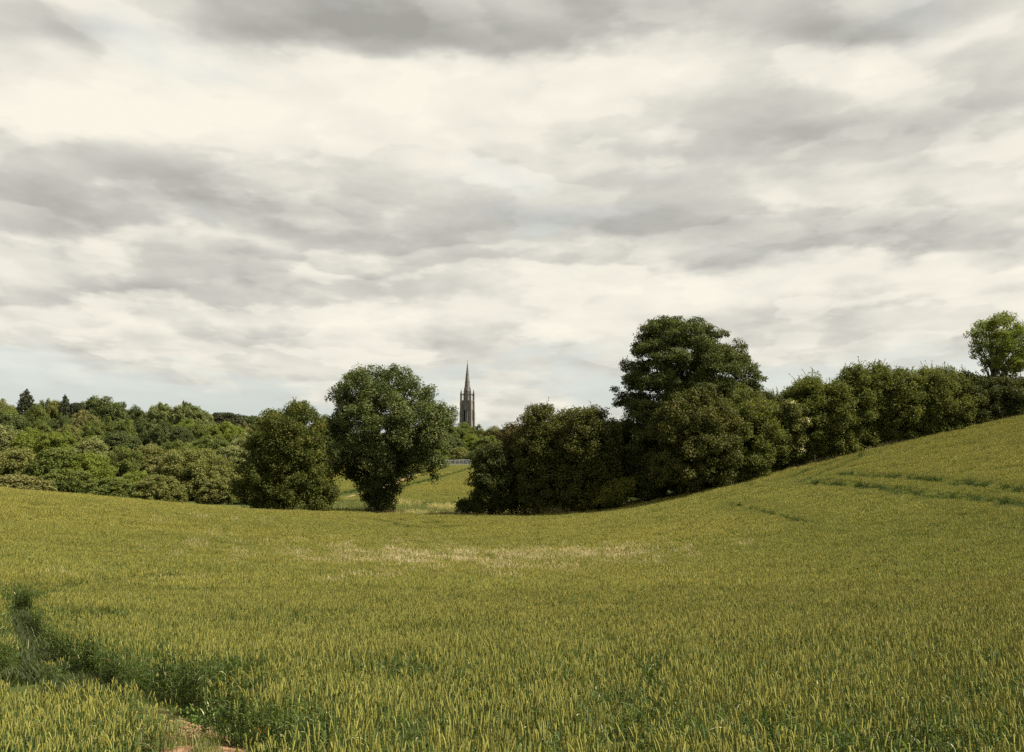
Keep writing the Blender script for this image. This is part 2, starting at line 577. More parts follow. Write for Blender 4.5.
def vnoise(X, Y, scale, seed):
    """smooth value noise 0..1"""
    r = np.random.default_rng(seed)
    tab = r.random((256, 256))
    x, y = X / scale + 1000.3, Y / scale + 1000.7
    xi, yi = np.floor(x).astype(int), np.floor(y).astype(int)
    fx, fy = x - xi, y - yi
    fx, fy = fx * fx * (3 - 2 * fx), fy * fy * (3 - 2 * fy)
    g = lambda a, b: tab[(xi + a) % 256, (yi + b) % 256]
    return (g(0, 0) * (1 - fx) + g(1, 0) * fx) * (1 - fy) + (g(0, 1) * (1 - fx) + g(1, 1) * fx) * fy


CH = 0.74
def canopy_line(pix):
    return [hit(x, y, CH) for x, y in pix]


TRAMS = [
    (canopy_line([(1050, 490), (1024, 488.5), (990, 484.5), (961, 481), (925, 477.5), (900, 476), (872, 474.8), (836, 473.2)]), 0.7),
    (canopy_line([(1050, 506), (1024, 503.5), (1003, 501), (948, 494.5), (931, 493), (906, 490), (886, 487), (855, 483.8), (822, 481.8), (802, 480.3)]), 0.75),
    (canopy_line([(788, 477.5), (808, 470), (825, 465), (844, 459)]), 0.5),
    (canopy_line([(802, 480), (825, 471.5), (850, 462), (866, 453)]), 0.4),
    (canopy_line([(728, 503), (760, 509), (800, 518), (828, 525)]), 0.15),
    (canopy_line([(345, 518), (385, 520), (410, 527), (470, 525)]), 0.5),
    (canopy_line([(60, 586), (110, 579), (180, 572)]), 0.28),
]
GAPS = [(640, 716, 0.26, 0.5), (612, 735, 0.14, 0.25), (985, 688, 0.3, 0.3), (560, 660, 0.4, 0.22), (700, 655, 0.5, 0.2), (290, 660, 0.4, 0.25), (355, 690, 0.25, 0.2), (830, 730, 0.2, 0.2),
        (780, 652, 0.45, 0.16), (930, 655, 0.5, 0.2), (470, 690, 0.25, 0.18), (890, 745, 0.22, 0.16), (404, 520, 0.6, 1.4), (432, 522, 0.9, 1.6), (195, 588, 0.7, 0.3), (20, 610, 1.1, 0.8)]
GAPS += [(250, 706, 0.3, 0.25), (285, 722, 0.3, 0.25), (322, 712, 0.3, 0.2), (262, 735, 0.2, 0.3), (318, 742, 0.2, 0.2), (690, 738, 0.22, 0.22), (760, 722, 0.2, 0.2), (905, 708, 0.3, 0.2), (960, 735, 0.2, 0.25), (430, 735, 0.2, 0.2), (520, 728, 0.22, 0.22),
         (655, 690, 0.35, 0.2), (580, 700, 0.25, 0.2), (820, 690, 0.3, 0.15), (380, 668, 0.4, 0.2), (1010, 655, 0.5, 0.25), (860, 668, 0.5, 0.2), (500, 650, 0.5, 0.2)]
GAPS = [(*hit(x, y, CH), rx * 1.4, ry * 1.5) for x, y, rx, ry in GAPS]


def edge_y(X):
    return np.where(X < -16, 113 + 10 * sstep(-24, -16, X), np.where(X < 4, 125.0, 124.0 - 1.0 * sstep(4, 12, X) + 3.0 * sstep(35, 60, X)))


def grid_points(y0, y1, step, side):
    ys = np.arange(y0, y1, step)
    out = []
    for y in ys:
        w = 0.4267 * y * 1.06 + side
        xs = np.arange(-w, w, step)
        out.append(np.stack([xs, np.full_like(xs, y)], 1))
    P = np.concatenate(out)
    P = P + (rng.random(P.shape) - 0.5) * step * 0.95
    return P[:, 0], P[:, 1]


def wheat():
    near = [wheat_patch(0.32, 32, 100 + i, 0) for i in range(6)]
    mid = [wheat_patch(0.62, 140, 200 + i, 1) for i in range(4)]
    far = [wheat_patch(1.05, 300, 300 + i, 2) for i in range(3)]
    rut = [grass_patch(0.6, 46, 350 + i, 0.4, 0.75, 0.028, [M_shade_leaf]) for i in range(2)]
    low = [grass_patch(0.34, 22, 370 + i, 0.35, 0.62, 0.013, [M_shade_leaf, M_blade]) for i in range(2)]  # mostly darkened blades, so crop openings look deep in shade
    XS, YS, VS, SS = [], [], [], []
    for y0, y1, step, side, v0, nv in ((2.6, 34, 0.285, 4.5, 0, 6), (34, 66, 0.53, 4, 6, 4), (66, 127, 0.86, 6, 10, 3), (66.1, 127, 0.5, 6, 6, 4)):
        X, Y = grid_points(y0, y1, step, side)
        keep = Y < edge_y(X)
        dp = seg_dist(X, Y, PATH)
        keep &= dp > 0.36 + 0.5 * step * (v0 > 0) + 0.12 * (vnoise(X, Y, 0.7, 5) - 0.5)
        hgt = 0.90 + 0.20 * vnoise(X, Y, 2.6, 1) + 0.14 * (vnoise(X, Y, 0.7, 2) - .5) + 0.10 * (vnoise(X, Y, 14.0, 3) - 0.5)
        hgt *= 1 - 0.22 * np.exp(-((dp - 0.3) / 0.25) ** 2)
        if v0 == 10:
            dt = np.min([seg_dist(X, Y, ln) for ln, _ in TRAMS], axis=0)
            keep &= dt > 1.9
        if y0 == 66.1:
            dt = np.min([seg_dist(X, Y, ln) for ln, _ in TRAMS], axis=0)
            keep &= dt < 2.3
        for ln, hw in TRAMS:
            d = seg_dist(X, Y, ln)
            keep &= ~((d < hw * 0.9 + 0.08 + 0.3 * step) & (rng.random(len(X)) < 0.92))
            hgt = np.where(d < hw + 0.5 * step, hgt * 0.85, hgt)
        for gx, gy, rx, ry in GAPS:
            g = ((X - gx) / rx) ** 2 + ((Y - gy) / ry) ** 2
            keep &= ~((g < 1) & (rng.random(len(X)) < 0.88))
            hgt = np.where(g < 1.6, hgt * 0.8, hgt)
        for gx, gy, gr in ((-4.1, 12.9, 1.35), (-5.5, 14.5, 1.6), (-7.2, 16.6, 1.55), (-8.8, 19.0, 1.3), (-10.2, 22.5, 0.9), (-2.9, 11.2, 0.7), (-12.4, 30.0, 1.2), (-13.4, 28.5, 1.2)):
            keep &= np.hypot(X - gx, Y - gy) > gr * (0.7 + 0.5 * vnoise(X, Y, 0.6, 8))
        left = (X < np.interp(Y, [4, 6.4, 11.4, 13.6, 18, 22, 28], [-.9, -1.75, -2.9, -4.1, -6.8, -8.9, -11.4])) & (Y < 20)
        hgt = np.where(left, hgt * 0.80, hgt)
        if v0 == 0:
            keep &= rng.random(len(X)) > 0.04 + 0.45 * (vnoise(X, Y, 0.8, 6) > 0.78)
        X, Y, hgt = X[keep], Y[keep], hgt[keep]
        n = len(X)
        XS.append(X)
        YS.append(Y)
        VS.append(v0 + rng.integers(0, nv, n))
        sxy = 1 + 0.08 * rng.standard_normal(n)
        SS.append(np.stack([sxy, sxy, hgt], 1))
    # wheel ruts and the overgrown end of the path: short leafy growth without ears, shade put into its colour
    for ln, hw in TRAMS + [(PATH[4:], 0.75)]:
        P = np.asarray(ln, float)
        sl = np.concatenate([[0], np.cumsum(np.hypot(*np.diff(P, axis=0).T))])
        m = int(sl[-1] / 0.13)
        u = rng.random(m) * sl[-1]
        X = np.interp(u, sl, P[:, 0]) + rng.normal(0, hw * 0.34, m)
        Y = np.interp(u, sl, P[:, 1]) + rng.normal(0, hw * 0.34, m)
        k = (Y < edge_y(X)) & (Y > 15)
        X, Y = X[k], Y[k]
        XS.append(X); YS.append(Y); VS.append(13 + rng.integers(0, 2, len(X)))
        SS.append(np.stack([np.ones(len(X)), np.ones(len(X)), rng.uniform(0.40, 0.62, len(X)) * (0.55 if Y.min() < 25 else 1)], 1))
    for gx, gy, rx, ry in GAPS:
        m = int(5 + 22 * rx * ry)
        X, Y = gx + rng.normal(0, rx * 0.6, m), gy + rng.normal(0, ry * 0.6, m)
        XS.append(X); YS.append(Y); VS.append(15 + rng.integers(0, 2, m))
        SS.append(np.stack([np.ones(m), np.ones(m), rng.uniform(0.4, 0.7, m)], 1))
    scatter("wheat_crop", np.concatenate(XS), np.concatenate(YS), np.concatenate(VS), np.concatenate(SS), near + mid + far + rut + low,
            "ripening yellow green wheat standing over the whole near field", "wheat")
    # the far slope beyond the valley
    X, Y = grid_points(147, 330, 1.25, 0)
    xa = (X / Y)
    keep = (xa > -0.23) & (xa < 0.06) & (seg_dist(X, Y, TRACK) > 2.4)
    TR2 = [hit(385, 497), hit(400, 492.5), hit(435, 482), hit(470, 471), hit(490, 465)]
    d = seg_dist(X, Y, TR2)
    TR3 = [hit(340, 505.0), hit(380, 502), hit(420, 501.5), hit(480, 500)]
    d = np.minimum(d, seg_dist(X, Y, TR3) + 0.3)
    hgt = np.where(d < 1.3, 0.45, 1.0) + 0.1 * vnoise(X, Y, 6.0, 9)
    keep &= ~((d < 1.3) & (rng.random(len(X)) < 0.6))
    X, Y, hgt = X[keep], Y[keep], hgt[keep]
    scatter("far_wheat_crop", X, Y, rng.integers(0, 3, len(X)), np.stack([np.full(len(X), 1.25), np.full(len(X), 1.25), hgt], 1), far,
            "smooth green wheat on the far slope beyond the valley", "wheat")


wheat()


def grasses():
    pale = [grass_patch(0.9, 44, 400 + i, 0.70, 0.95, 0.005, [M_pale], 0.9) for i in range(3)]
    n = 5200
    X = rng.uniform(-26, 14, n)
    Y = rng.uniform(34, 90, n)
    dens = np.exp(-((Y - 61) / 8.5) ** 2) * np.exp(-np.abs((X + 1.0) / 8.5) ** 3) * (0.1 + 1.2 * vnoise(X, Y, 3.0, 21)) + 0.05 * (X < -3) * vnoise(X, Y, 5, 22)
    k = rng.random(n) < dens
    X, Y = X[k], Y[k]
    s = rng.uniform(0.9, 1.12, len(X))
    scatter("seeding_grass", X, Y, rng.integers(0, 3, len(X)), np.stack([s, s, s], 1), pale,
            "pale straw coloured grass heads seeding among the wheat in the dip", "grass")
    ver = [grass_patch(0.8, 60, 500 + i, 0.3, 0.85, 0.02, [M_verge, M_vstraw], 0.15) for i in range(3)]
    hdg = [grass_patch(0.8, 70, 550 + i, 0.25, 0.7, 0.02, [M_shade_leaf]) for i in range(2)]  # grass coloured dark for the shade under the hedge
    lit = [grass_patch(0.7, 12, 650 + i, 0.15, 0.5, 0.012, [M_vstraw, M_blade], lie=1.25) for i in range(2)]
    stw = [grass_patch(0.8, 60, 600 + i, 0.5, 0.95, 0.02, [M_vstraw], 0.4) for i in range(2)]
    XS, YS, VS, SC = [], [], [], []
    # foot of the hedge and the field edge
    x = rng.uniform(-44, 75, 8000)
    y = edge_y(x) + 0.5 + rng.random(len(x)) ** 1.5 * 9.0
    XS.append(x); YS.append(y); VS.append(np.where(rng.random(len(x)) < 0.5, 5 + rng.integers(0, 2, len(x)), rng.integers(0, 3, len(x)))); SC.append(rng.uniform(0.5, 1.0, len(x)) * (0.8 + 0.5 * vnoise(x, y, 4, 31)))
    x = rng.uniform(-14, 75, 1500)
    y = edge_y(x) + rng.uniform(0.2, 1.3, len(x))
    XS.append(x); YS.append(y); VS.append(rng.integers(0, 5, len(x))); SC.append(rng.uniform(0.7, 1.25, len(x)))
    # valley floor margin
    x = rng.uniform(-22, 8, 1500)
    y = rng.uniform(127, 148, 1500)
    XS.append(x); YS.append(y); VS.append(np.where((vnoise(x, y, 6, 32) > 0.45) & (x > -16), 3 + rng.integers(0, 2, len(x)), rng.integers(0, 3, len(x)))); SC.append(rng.uniform(0.7, 1.2, len(x)))
    # pale tussocks by the bushes
    for cx, cy, nn in ((548, 507, 40), (560, 506, 20)):
        hx, hy = hit(cx, cy)
        hy = 123.6
        hx = ray(cx, cy)[0] * hy
        x, y = hx + rng.normal(0, 0.6, nn), hy + rng.normal(0, 0.25, nn)
        XS.append(x); YS.append(y); VS.append(3 + rng.integers(0, 2, nn)); SC.append(rng.uniform(1.0, 1.7, nn))
    # beside the trodden path
    x = rng.uniform(-6, -1.6, 260)
    y = np.interp(-x, [1.75, 2.9, 4.1, 6.8], [6.4, 11.4, 13.6, 18]) + rng.normal(0, 0.22, 260)
    d = seg_dist(x, y, PATH)
    k = (d > 0.2) | (rng.random(260) < 0.35)
    XS.append(x[k]); YS.append(y[k]); VS.append(rng.integers(0, 3, k.sum())); SC.append(rng.uniform(0.15, 0.35, k.sum()))
    x = rng.uniform(-6.5, -1.6, 240)
    y = np.interp(-x, [1.75, 2.9, 4.1, 6.8], [6.4, 11.4, 13.6, 18]) + rng.normal(0, 0.3, 240)
    XS.append(x); YS.append(y); VS.append(7 + rng.integers(0, 2, 240)); SC.append(rng.uniform(0.3, 0.7, 240))
    s = np.concatenate(SC)
    scatter("rough_grass", np.concatenate(XS), np.concatenate(YS), np.concatenate(VS), np.stack([s, s, s], 1), ver + stw + hdg + lit,
            "rough green and straw grass along the field edges and hedge foot", "grass")


grasses()


# ------------------------------------------------------------------ foliage
def unit(v):
    return v / (np.linalg.norm(v, axis=-1, keepdims=True) + 1e-9)


def leaves(centers, radii, counts, size, r, up=0.35, out=0.6, rand=0.6, flat=0.85, tvar=0.18, tbase=0.42, blossom=0.0, droop=0.0, shell=3.4):
    """leaf quads over ellipsoid clumps: verts, quads, per-vertex tint"""
    idx = np.repeat(np.arange(len(centers)), counts)
    n = len(idx)
    d = unit(r.standard_normal((n, 3)))
    rr = r.random(n) ** (1 / shell)
    R = np.asarray(radii)[idx]
    if R.ndim == 1:
        R = np.stack([R, R, R * flat], 1)
    lump = 1 + 0.16 * np.sin(d[:, 0] * 5 + idx) * np.sin(d[:, 1] * 5 + 2 * idx) + 0.10 * r.standard_normal(n)
    P = np.asarray(centers)[idx] + d * R * (rr * lump)[:, None]
    P[:, 2] -= droop * (rr ** 2) * R[:, 0]
    nn = unit(d * out + np.array([0, 0, up]) + rand * r.standard_normal((n, 3)))
    a = unit(np.cross(nn, r.standard_normal((n, 3))))
    b = np.cross(nn, a)
    s = size * (0.7 + 0.6 * r.random(n))[:, None]
    fold = nn * s * 0.12
    V = np.stack([P - a * s * 0.55, P + b * s * 0.34 + fold, P + a * s * 0.55 - fold, P - b * s * 0.34 + fold], 1).reshape(-1, 3)
    q = np.arange(4 * n).reshape(n, 4)
    ct = r.normal(tbase, tvar, len(centers))
    t = np.clip(ct[idx] + r.normal(0, 0.16, n), 0, 0.97)
    if blossom:
        hb = (r.random(len(centers)) < blossom)[idx] & (d[:, 2] > 0.0) & (r.random(n) < 0.55)
        t = np.where(hb, 1.0, np.minimum(t, 0.82))
    return V, q, np.repeat(t, 4)


def sprigs(points, r, n, L, size, up=1.0):
    """leafy shoots that stick out of a crown"""
    C = []
    for _ in range(n):
        p = points[r.integers(len(points))]
        d = unit(np.array([r.normal(0, .45), r.normal(0, .45), up]))
        l = L * r.uniform(0.5, 1.2)
        m = int(l / (size * 0.42)) + 2
        for k in range(m):
            f = k / m
            C.append(p + d * l * f + np.array([0, 0, -0.15 * l * f * f]) + r.normal(0, size * 0.28 * (1.1 - f), 3))
    C = np.array(C)
    m = len(C)
    nn = unit(r.standard_normal((m, 3)) + np.array([0, 0, .4]))
    a = unit(np.cross(nn, r.standard_normal((m, 3))))
    b = np.cross(nn, a)
    s = size * r.uniform(0.6, 1.1, (m, 1))
    V = np.stack([C - a * s * .5, C + b * s * .3, C + a * s * .5, C - b * s * .3], 1).reshape(-1, 3)
    return V, np.arange(4 * m).reshape(m, 4), np.repeat(np.clip(r.normal(0.6, .15, m), 0, .95), 4)


def clumps_in(prof, r, cr, n_max, depth=1.0, inner=0.25, sep=0.72, zflat=1.0, inset=0.72):
    """clump centres filling a crown whose left and right reach at each height is prof = [(z, xl, xr)]"""
    P = np.array(sorted(prof))
    z0, z1 = P[0, 0], P[-1, 0]
    C, R = [], []
    tries = 0
    zz = np.linspace(z0, z1, 200)
    wid = (np.interp(zz, P[:, 0], P[:, 2]) - np.interp(zz, P[:, 0], P[:, 1])) / 2
    cdf = np.cumsum(wid + 0.3)
    cdf /= cdf[-1]
    while len(C) < n_max and tries < n_max * 40:
        tries += 1
        z = np.interp(r.random(), cdf, zz)
        xl, xr = np.interp(z, P[:, 0], P[:, 1]), np.interp(z, P[:, 0], P[:, 2])
        c, w = (xl + xr) / 2, (xr - xl) / 2
        rad = cr * r.uniform(0.65, 1.45)
        rad = min(rad, max(w * 0.9, cr * 0.4))
        wi = max(w - rad * inset, 0.02)
        a = r.random() * 2 * PI
        f = r.uniform(0.15, 0.8) if r.random() < inner else r.uniform(0.88, 1.03 if inset < 1 else 1.16)
        zc = min(max(z, z0 + rad * 0.5), z1 - rad * (inset + 0.03))
        p = np.array([c + wi * f * math.cos(a), wi * depth * f * math.sin(a), zc])
        if C:
            d = np.linalg.norm((np.array(C) - p) * (1, 1, 1 / max(zflat, 0.5)), axis=1)
            if (d < sep * (np.array(R) + rad) * 0.62).any():
                continue
        C.append(p)
        R.append(rad)
    return np.array(C), np.array(R)


def lobed(prof, r, RL, nl, cr, depth=1.0, inner=0.2, sep=0.95, flat=0.85):
    """big boughs filling the outline, each carrying small leaf clumps over its outside; returns boughs and clumps"""
    C, R = clumps_in(prof, r, RL, nl, depth, inner, sep, zflat=flat, inset=1.02)
    SC, SR = [], []
    for c, rad in zip(C, R):
        k = max(5, int(3.6 * (rad / cr) ** 2))
        d = unit(r.standard_normal((k, 3)) + np.array([0, 0, 0.25]))
        f = r.uniform(0.74, 0.95, (k, 1))
        SC.append(c + d * rad * f * np.array([1, 1, flat]))
        SR.append(cr * r.uniform(0.6, 1.4, k))
        m = 2
        SC.append(c + r.normal(0, rad * 0.22, (m, 3)))
        SR.append(np.full(m, rad * 0.5))
    return C, R, np.concatenate(SC), np.concatenate(SR)


def trunk_mesh(C, R, r, height, rad, stems=1, limbs=14, lean=(0, 0), spread=0.4, mat=None):
    g = Geo()
    order = np.argsort(-R)[:limbs]
    tops = []
    for s in range(stems):
        a = r.random() * 2 * PI
        off = np.array([math.cos(a), math.sin(a), 0]) * (spread if stems > 1 else 0)
        k = 7
        f = np.linspace(0, 1, k)
        pts = np.stack([off[0] * (0.3 + f) + lean[0] * f + 0.04 * height * np.sin(f * 5 + a) * f, off[1] * (0.3 + f) + lean[1] * f + 0.04 * height * np.cos(f * 4 + a) * f, f * height - 0.3 * (1 - f)], 1)
        rr = rad * (1.25 - 0.25 * np.minimum(f * 6, 1)) * (1 - 0.72 * f) / math.sqrt(stems)
        g.tube(pts, rr, 9)
        tops.append((pts, rr))
    for i in order:
        pts, rr = tops[r.integers(len(tops))]
        f = np.clip((C[i][2] / height) * r.uniform(0.45, 0.75), 0.15, 0.95)
        j = f * (len(pts) - 1)
        a, b = int(j), min(int(j) + 1, len(pts) - 1)
        p0 = pts[a] + (pts[b] - pts[a]) * (j - a)
        r0 = rr[a] * 0.55
        p3 = C[i]
        mid = p0 * 0.45 + p3 * 0.55 + np.array([0, 0, 0.12 * np.linalg.norm(p3 - p0)]) + r.normal(0, 0.15, 3)
        t = np.linspace(0, 1, 6)[:, None]
        cv = (1 - t) ** 2 * p0 + 2 * t * (1 - t) * mid + t * t * p3
        g.tube(cv, np.linspace(r0, max(0.02, r0 * 0.2), 6), 6)
    return g.mesh("trunk", mat or M_bark, smooth=True)


def px_profile(pix, cx, Y):
    """outline given as (row, left, right) at distance Y to metres above and beside the base at cx"""
    a0, _ = ray(cx, 440)
    X0 = a0 * Y
    z0 = float(gz(X0, Y))
    out = []
    for row, xl, xr in pix:
        _, b = ray(cx, row)
        out.append((EYE + b * Y - z0, ray(xl, row)[0] * Y - X0, ray(xr, row)[0] * Y - X0))
    return (X0, Y, z0), out


def hero(name, label, cat, cx, Y, pix, mat, seed, cr=1.1, leaf=0.26, per=300, n=120, trunk_h=0.7, trunk_r=0.4, stems=1, depth=1.0, inner=0.25,
         extra=(), group=None, sprig=0, sprig_len=1.0, lean=(0, 0), limbs=14, base_z=None, trunk_mat=None, sep=0.95, lobe=None, **kw):
    r = np.random.default_rng(seed)
    loc, prof = px_profile(pix, cx, Y)
    if lobe:
        BC, BR, C, R = lobed(prof, r, lobe, n, cr, depth, inner, sep, kw.get('flat', 0.85))
    else:
        C, R = clumps_in(prof, r, cr, n, depth, inner, 0.72, zflat=kw.get('flat', 0.85))
    ex = []
    for row, x, dy, rad in extra:                       # separate clumps at given places
        b = ray(x, row)
        ex.append((b[0] * (Y + dy) - loc[0], dy, EYE + b[1] * (Y + dy) - loc[2], rad))
    if ex:
        ex = np.array(ex)
        for e in ex:
            k = max(4, int(3.6 * (e[3] / cr) ** 2))
            d = unit(r.standard_normal((k, 3)))
            C = np.concatenate([C, e[:3] + d * e[3] * 0.7])
            R = np.concatenate([R, cr * r.uniform(0.6, 1.3, k)])
    counts = np.maximum((per * (np.minimum(R, 2.2 * cr) / cr) ** 2).astype(int), 14)
    V, q, t = leaves(C, R, counts, leaf, r, **kw)
    if sprig:
        topc = C[np.argsort(-C[:, 2])[:max(6, len(C) // 4)]] + np.array([0, 0, cr * 0.4])
        V2, q2, t2 = sprigs(topc, r, sprig, sprig_len, leaf)
        q = np.concatenate([q, q2 + len(V)])
        V = np.concatenate([V, V2])
        t = np.concatenate([t, t2])
    # no leaf below the ground
    V[:, 2] = np.maximum(V[:, 2], 0.02)
    root = obj(name, None, None, loc)
    tag(root, label, cat, group)
    obj("crown", mesh_from("crown", V, q, mats=[mat], tint=t), root)
    top = max(p[0] for p in prof)
    obj("trunk", trunk_mesh(*((BC, BR) if lobe else (C, R)), r, top * trunk_h, trunk_r, stems, limbs, lean, mat=trunk_mat), root)
    return root


hero("sycamore_tree", "large round sycamore standing alone in the valley left of the distant spire", "tree", 379, 128.0,
     [(363, 372, 396), (368, 361, 408), (375, 350, 417), (383, 338, 428), (392, 328, 434), (400, 327, 443), (408, 327, 448), (418, 329, 452),
      (430, 325, 453), (440, 325, 453), (450, 327, 450), (460, 330, 438), (470, 336, 422), (480, 343, 412), (490, 358, 405), (500, 362, 396), (511, 364, 395)],
     M_syc, 11, inner=0.3, lobe=1.3, cr=0.56, leaf=0.19, per=60, n=92, shell=4.0, sep=1.16, trunk_r=0.55, extra=[(488, 366, -.6, .9), (488, 393, -.6, .9), (499, 368, -1.0, .8), (499, 391, -1.0, .8), (500, 379, -1.4, 1.0), (507, 372, -1.2, .6), (507, 388, -1.2, .6), (470, 434, -1.0, 0.8), (477, 435, -1.2, 0.55), (462, 438, -1, 0.9), (455, 428, -1.5, 1.0)],
     up=0.55, out=0.75, rand=0.4, tvar=0.24)
hero("oak_tree", "dark broad tree with olive top, boughs sweeping low, left of the round sycamore", "tree", 296, 121.0,
     [(400, 286, 299), (405, 276, 315), (415, 262, 318), (425, 255, 324), (437, 249, 330), (455, 243, 332), (470, 237, 334), (485, 233, 334), (500, 241, 334), (514, 250, 337)],
     M_oak, 12, inner=0.3, sep=1.08, lobe=1.2, cr=0.52, leaf=0.18, per=55, n=88, trunk_r=0.45, stems=2, sprig=30, sprig_len=0.9)
hero("shrub", "low dark bush at the left end of the thicket right of the spire", "shrub", 488, 125.5,
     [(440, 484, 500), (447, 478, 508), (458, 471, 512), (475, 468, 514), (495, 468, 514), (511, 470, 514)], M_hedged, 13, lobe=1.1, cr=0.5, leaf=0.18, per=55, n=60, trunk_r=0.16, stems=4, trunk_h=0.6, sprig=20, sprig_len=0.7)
hero("shrub", "reddish brown bush peeping over the left of the thicket", "shrub", 514, 129.0,
     [(421, 510, 522), (427, 501, 530), (440, 497, 534), (470, 497, 534), (508, 500, 530)], M_red, 14, lobe=1.1, cr=0.5, leaf=0.18, per=55, n=50, trunk_r=0.16, stems=3, trunk_h=0.6, sprig=20, sprig_len=0.8)
hero("hawthorn_tree", "tall dark hawthorn with feathery top in the middle of the thicket right of the spire", "tree", 540, 126.0,
     [(404, 538, 552), (409, 526, 558), (420, 518, 565), (440, 513, 572), (470, 511, 574), (495, 512, 574), (511, 514, 570)], M_haw, 15, lobe=1.25, cr=0.5, leaf=0.18, per=55, n=85, trunk_r=0.25, stems=3, trunk_h=0.65, sprig=60, sprig_len=1.1)
hero("hawthorn_tree", "broad brownish domed hawthorn at the right of the thicket, beside the tall dark tree", "tree", 586, 125.0,
     [(406, 578, 596), (411, 563, 607), (420, 556, 614), (435, 552, 620), (455, 550, 622), (480, 550, 622), (500, 551, 616), (509, 553, 608)], M_haw, 16, lobe=1.3, cr=0.5, leaf=0.18, per=55, n=95, trunk_r=0.28, stems=3, trunk_h=0.65, sprig=70, sprig_len=1.0)
hero("alder_tree", "tallest dark tree with layered boughs above the hedge", "tree", 684, 127.0,
     [(312, 666, 683), (318, 651, 698), (328, 639, 712), (335, 637, 727), (345, 629, 742), (353, 627, 741), (363, 622, 754), (373, 625, 761), (382, 622, 757), (392, 616, 754),
      (405, 620, 750), (415, 618, 745), (430, 624, 740), (450, 622, 735), (475, 624, 722), (494, 634, 700)],
     M_alder, 17, inner=0.3, lobe=1.3, cr=0.56, leaf=0.18, per=60, n=175, sep=1.05, trunk_r=0.55, flat=0.55, sprig=60, sprig_len=0.9, up=0.5,
     extra=[(372, 757, -0.5, 0.9), (365, 750, 0.5, 0.8), (345, 739, 0, 0.8), (392, 617, 0, 0.7), (366, 623, 0.3, 0.7), (334, 722, 0, 0.6)])
hero("hawthorn_tree", "brown tinged spreading hawthorn in front of the tallest tree", "tree", 692, 121.0,
     [(386, 688, 704), (393, 672, 718), (402, 662, 730), (420, 654, 737), (445, 650, 740), (470, 648, 740), (487, 655, 735)], M_haw, 18, lobe=1.25, cr=0.5, leaf=0.18, per=55, n=90, trunk_r=0.25, stems=3, trunk_h=0.6, sprig=70, sprig_len=1.2)
hero("nettle_clump", "sunlit yellow green nettles at the hedge foot under the tallest tree", "plant", 617, 122.5,
     [(480, 622, 636), (485, 606, 637), (492, 596, 636), (500, 590, 628), (505, 588, 612)], M_nettle, 19, cr=0.45, leaf=0.17, per=120, n=90, trunk_r=0.03, stems=8, trunk_h=0.6, limbs=0, sprig=120, sprig_len=0.7)

hero("hawthorn_tree", "dark hawthorn filling the gap between the brownish dome and the tallest tree", "tree", 628, 131.0,
     [(417, 622, 634), (423, 612, 644), (440, 608, 650), (470, 606, 652), (496, 608, 650)], M_haw, 20, lobe=1.25, cr=0.5, leaf=0.18, per=50, n=60, trunk_r=0.2, stems=3, trunk_h=0.6, sprig=30, sprig_len=0.8)
hero("shade_bush", "added dark bush for the shade under the left boughs of the tallest tree, right of the nettles", "shrub", 648, 123.6,  # bush added to darken the pale ground beneath the boughs
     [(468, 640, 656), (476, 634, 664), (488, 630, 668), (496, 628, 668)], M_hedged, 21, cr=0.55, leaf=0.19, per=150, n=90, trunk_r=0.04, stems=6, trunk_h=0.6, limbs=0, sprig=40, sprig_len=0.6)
hero("shade_bush", "added dark bush for the shade at the foot of the brown tinged spreading hawthorn", "shrub", 684, 123.4,  # second added bush, likewise darkening the hedge foot
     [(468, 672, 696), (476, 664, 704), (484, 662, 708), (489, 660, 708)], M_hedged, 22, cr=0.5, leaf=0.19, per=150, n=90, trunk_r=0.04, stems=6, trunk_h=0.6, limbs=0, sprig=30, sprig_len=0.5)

# the hedge climbing the hill: (label, centre, top row, width, distance, material, seed, sprigs, blossom)
HEDGE = [
    ("dull green hedge bush tucked against the right side of the tallest tree", 740, 384, 58, 124.5, M_hedge, 31, 30, 0),
    ("low dark hedge bush between the tallest tree and the white flowered elder", 766, 390, 40, 127.0, M_hedged, 32, 25, 0),
    ("hedge bush behind the elder, its top showing over the white flowers", 790, 387, 34, 128.5, M_hedge, 33, 30, 0),
    ("thin topped hedge bush with upright shoots right of the elder", 812, 373, 40, 127.0, M_hedge, 35, 60, 0),
    ("bright green hedge bush in the middle of the climbing hedge", 838, 379, 34, 125.8, M_hedge, 36, 30, 0),
    ("tall pale topped hedge bush with feathery double crown", 856, 364, 36, 127.0, M_hedge, 37, 70, 0),
    ("highest hedge bush on the slope, with one long shoot on top", 876, 362, 34, 127.5, M_hedge, 38, 70, 0),
    ("hedge bush with yellowish lower boughs halfway up the slope", 901, 368, 40, 127.0, M_hedge, 39, 45, 0),
    ("wide level topped hedge bush near the upper end of the hedge", 936, 367, 50, 128.0, M_hedge, 40, 50, 0),
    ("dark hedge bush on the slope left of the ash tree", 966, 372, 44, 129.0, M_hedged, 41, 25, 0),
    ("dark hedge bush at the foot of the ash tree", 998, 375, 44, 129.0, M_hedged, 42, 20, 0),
    ("last hedge bush at the picture edge right of the ash trunk", 1030, 376, 44, 129.0, M_hedged, 43, 20, 0),
]
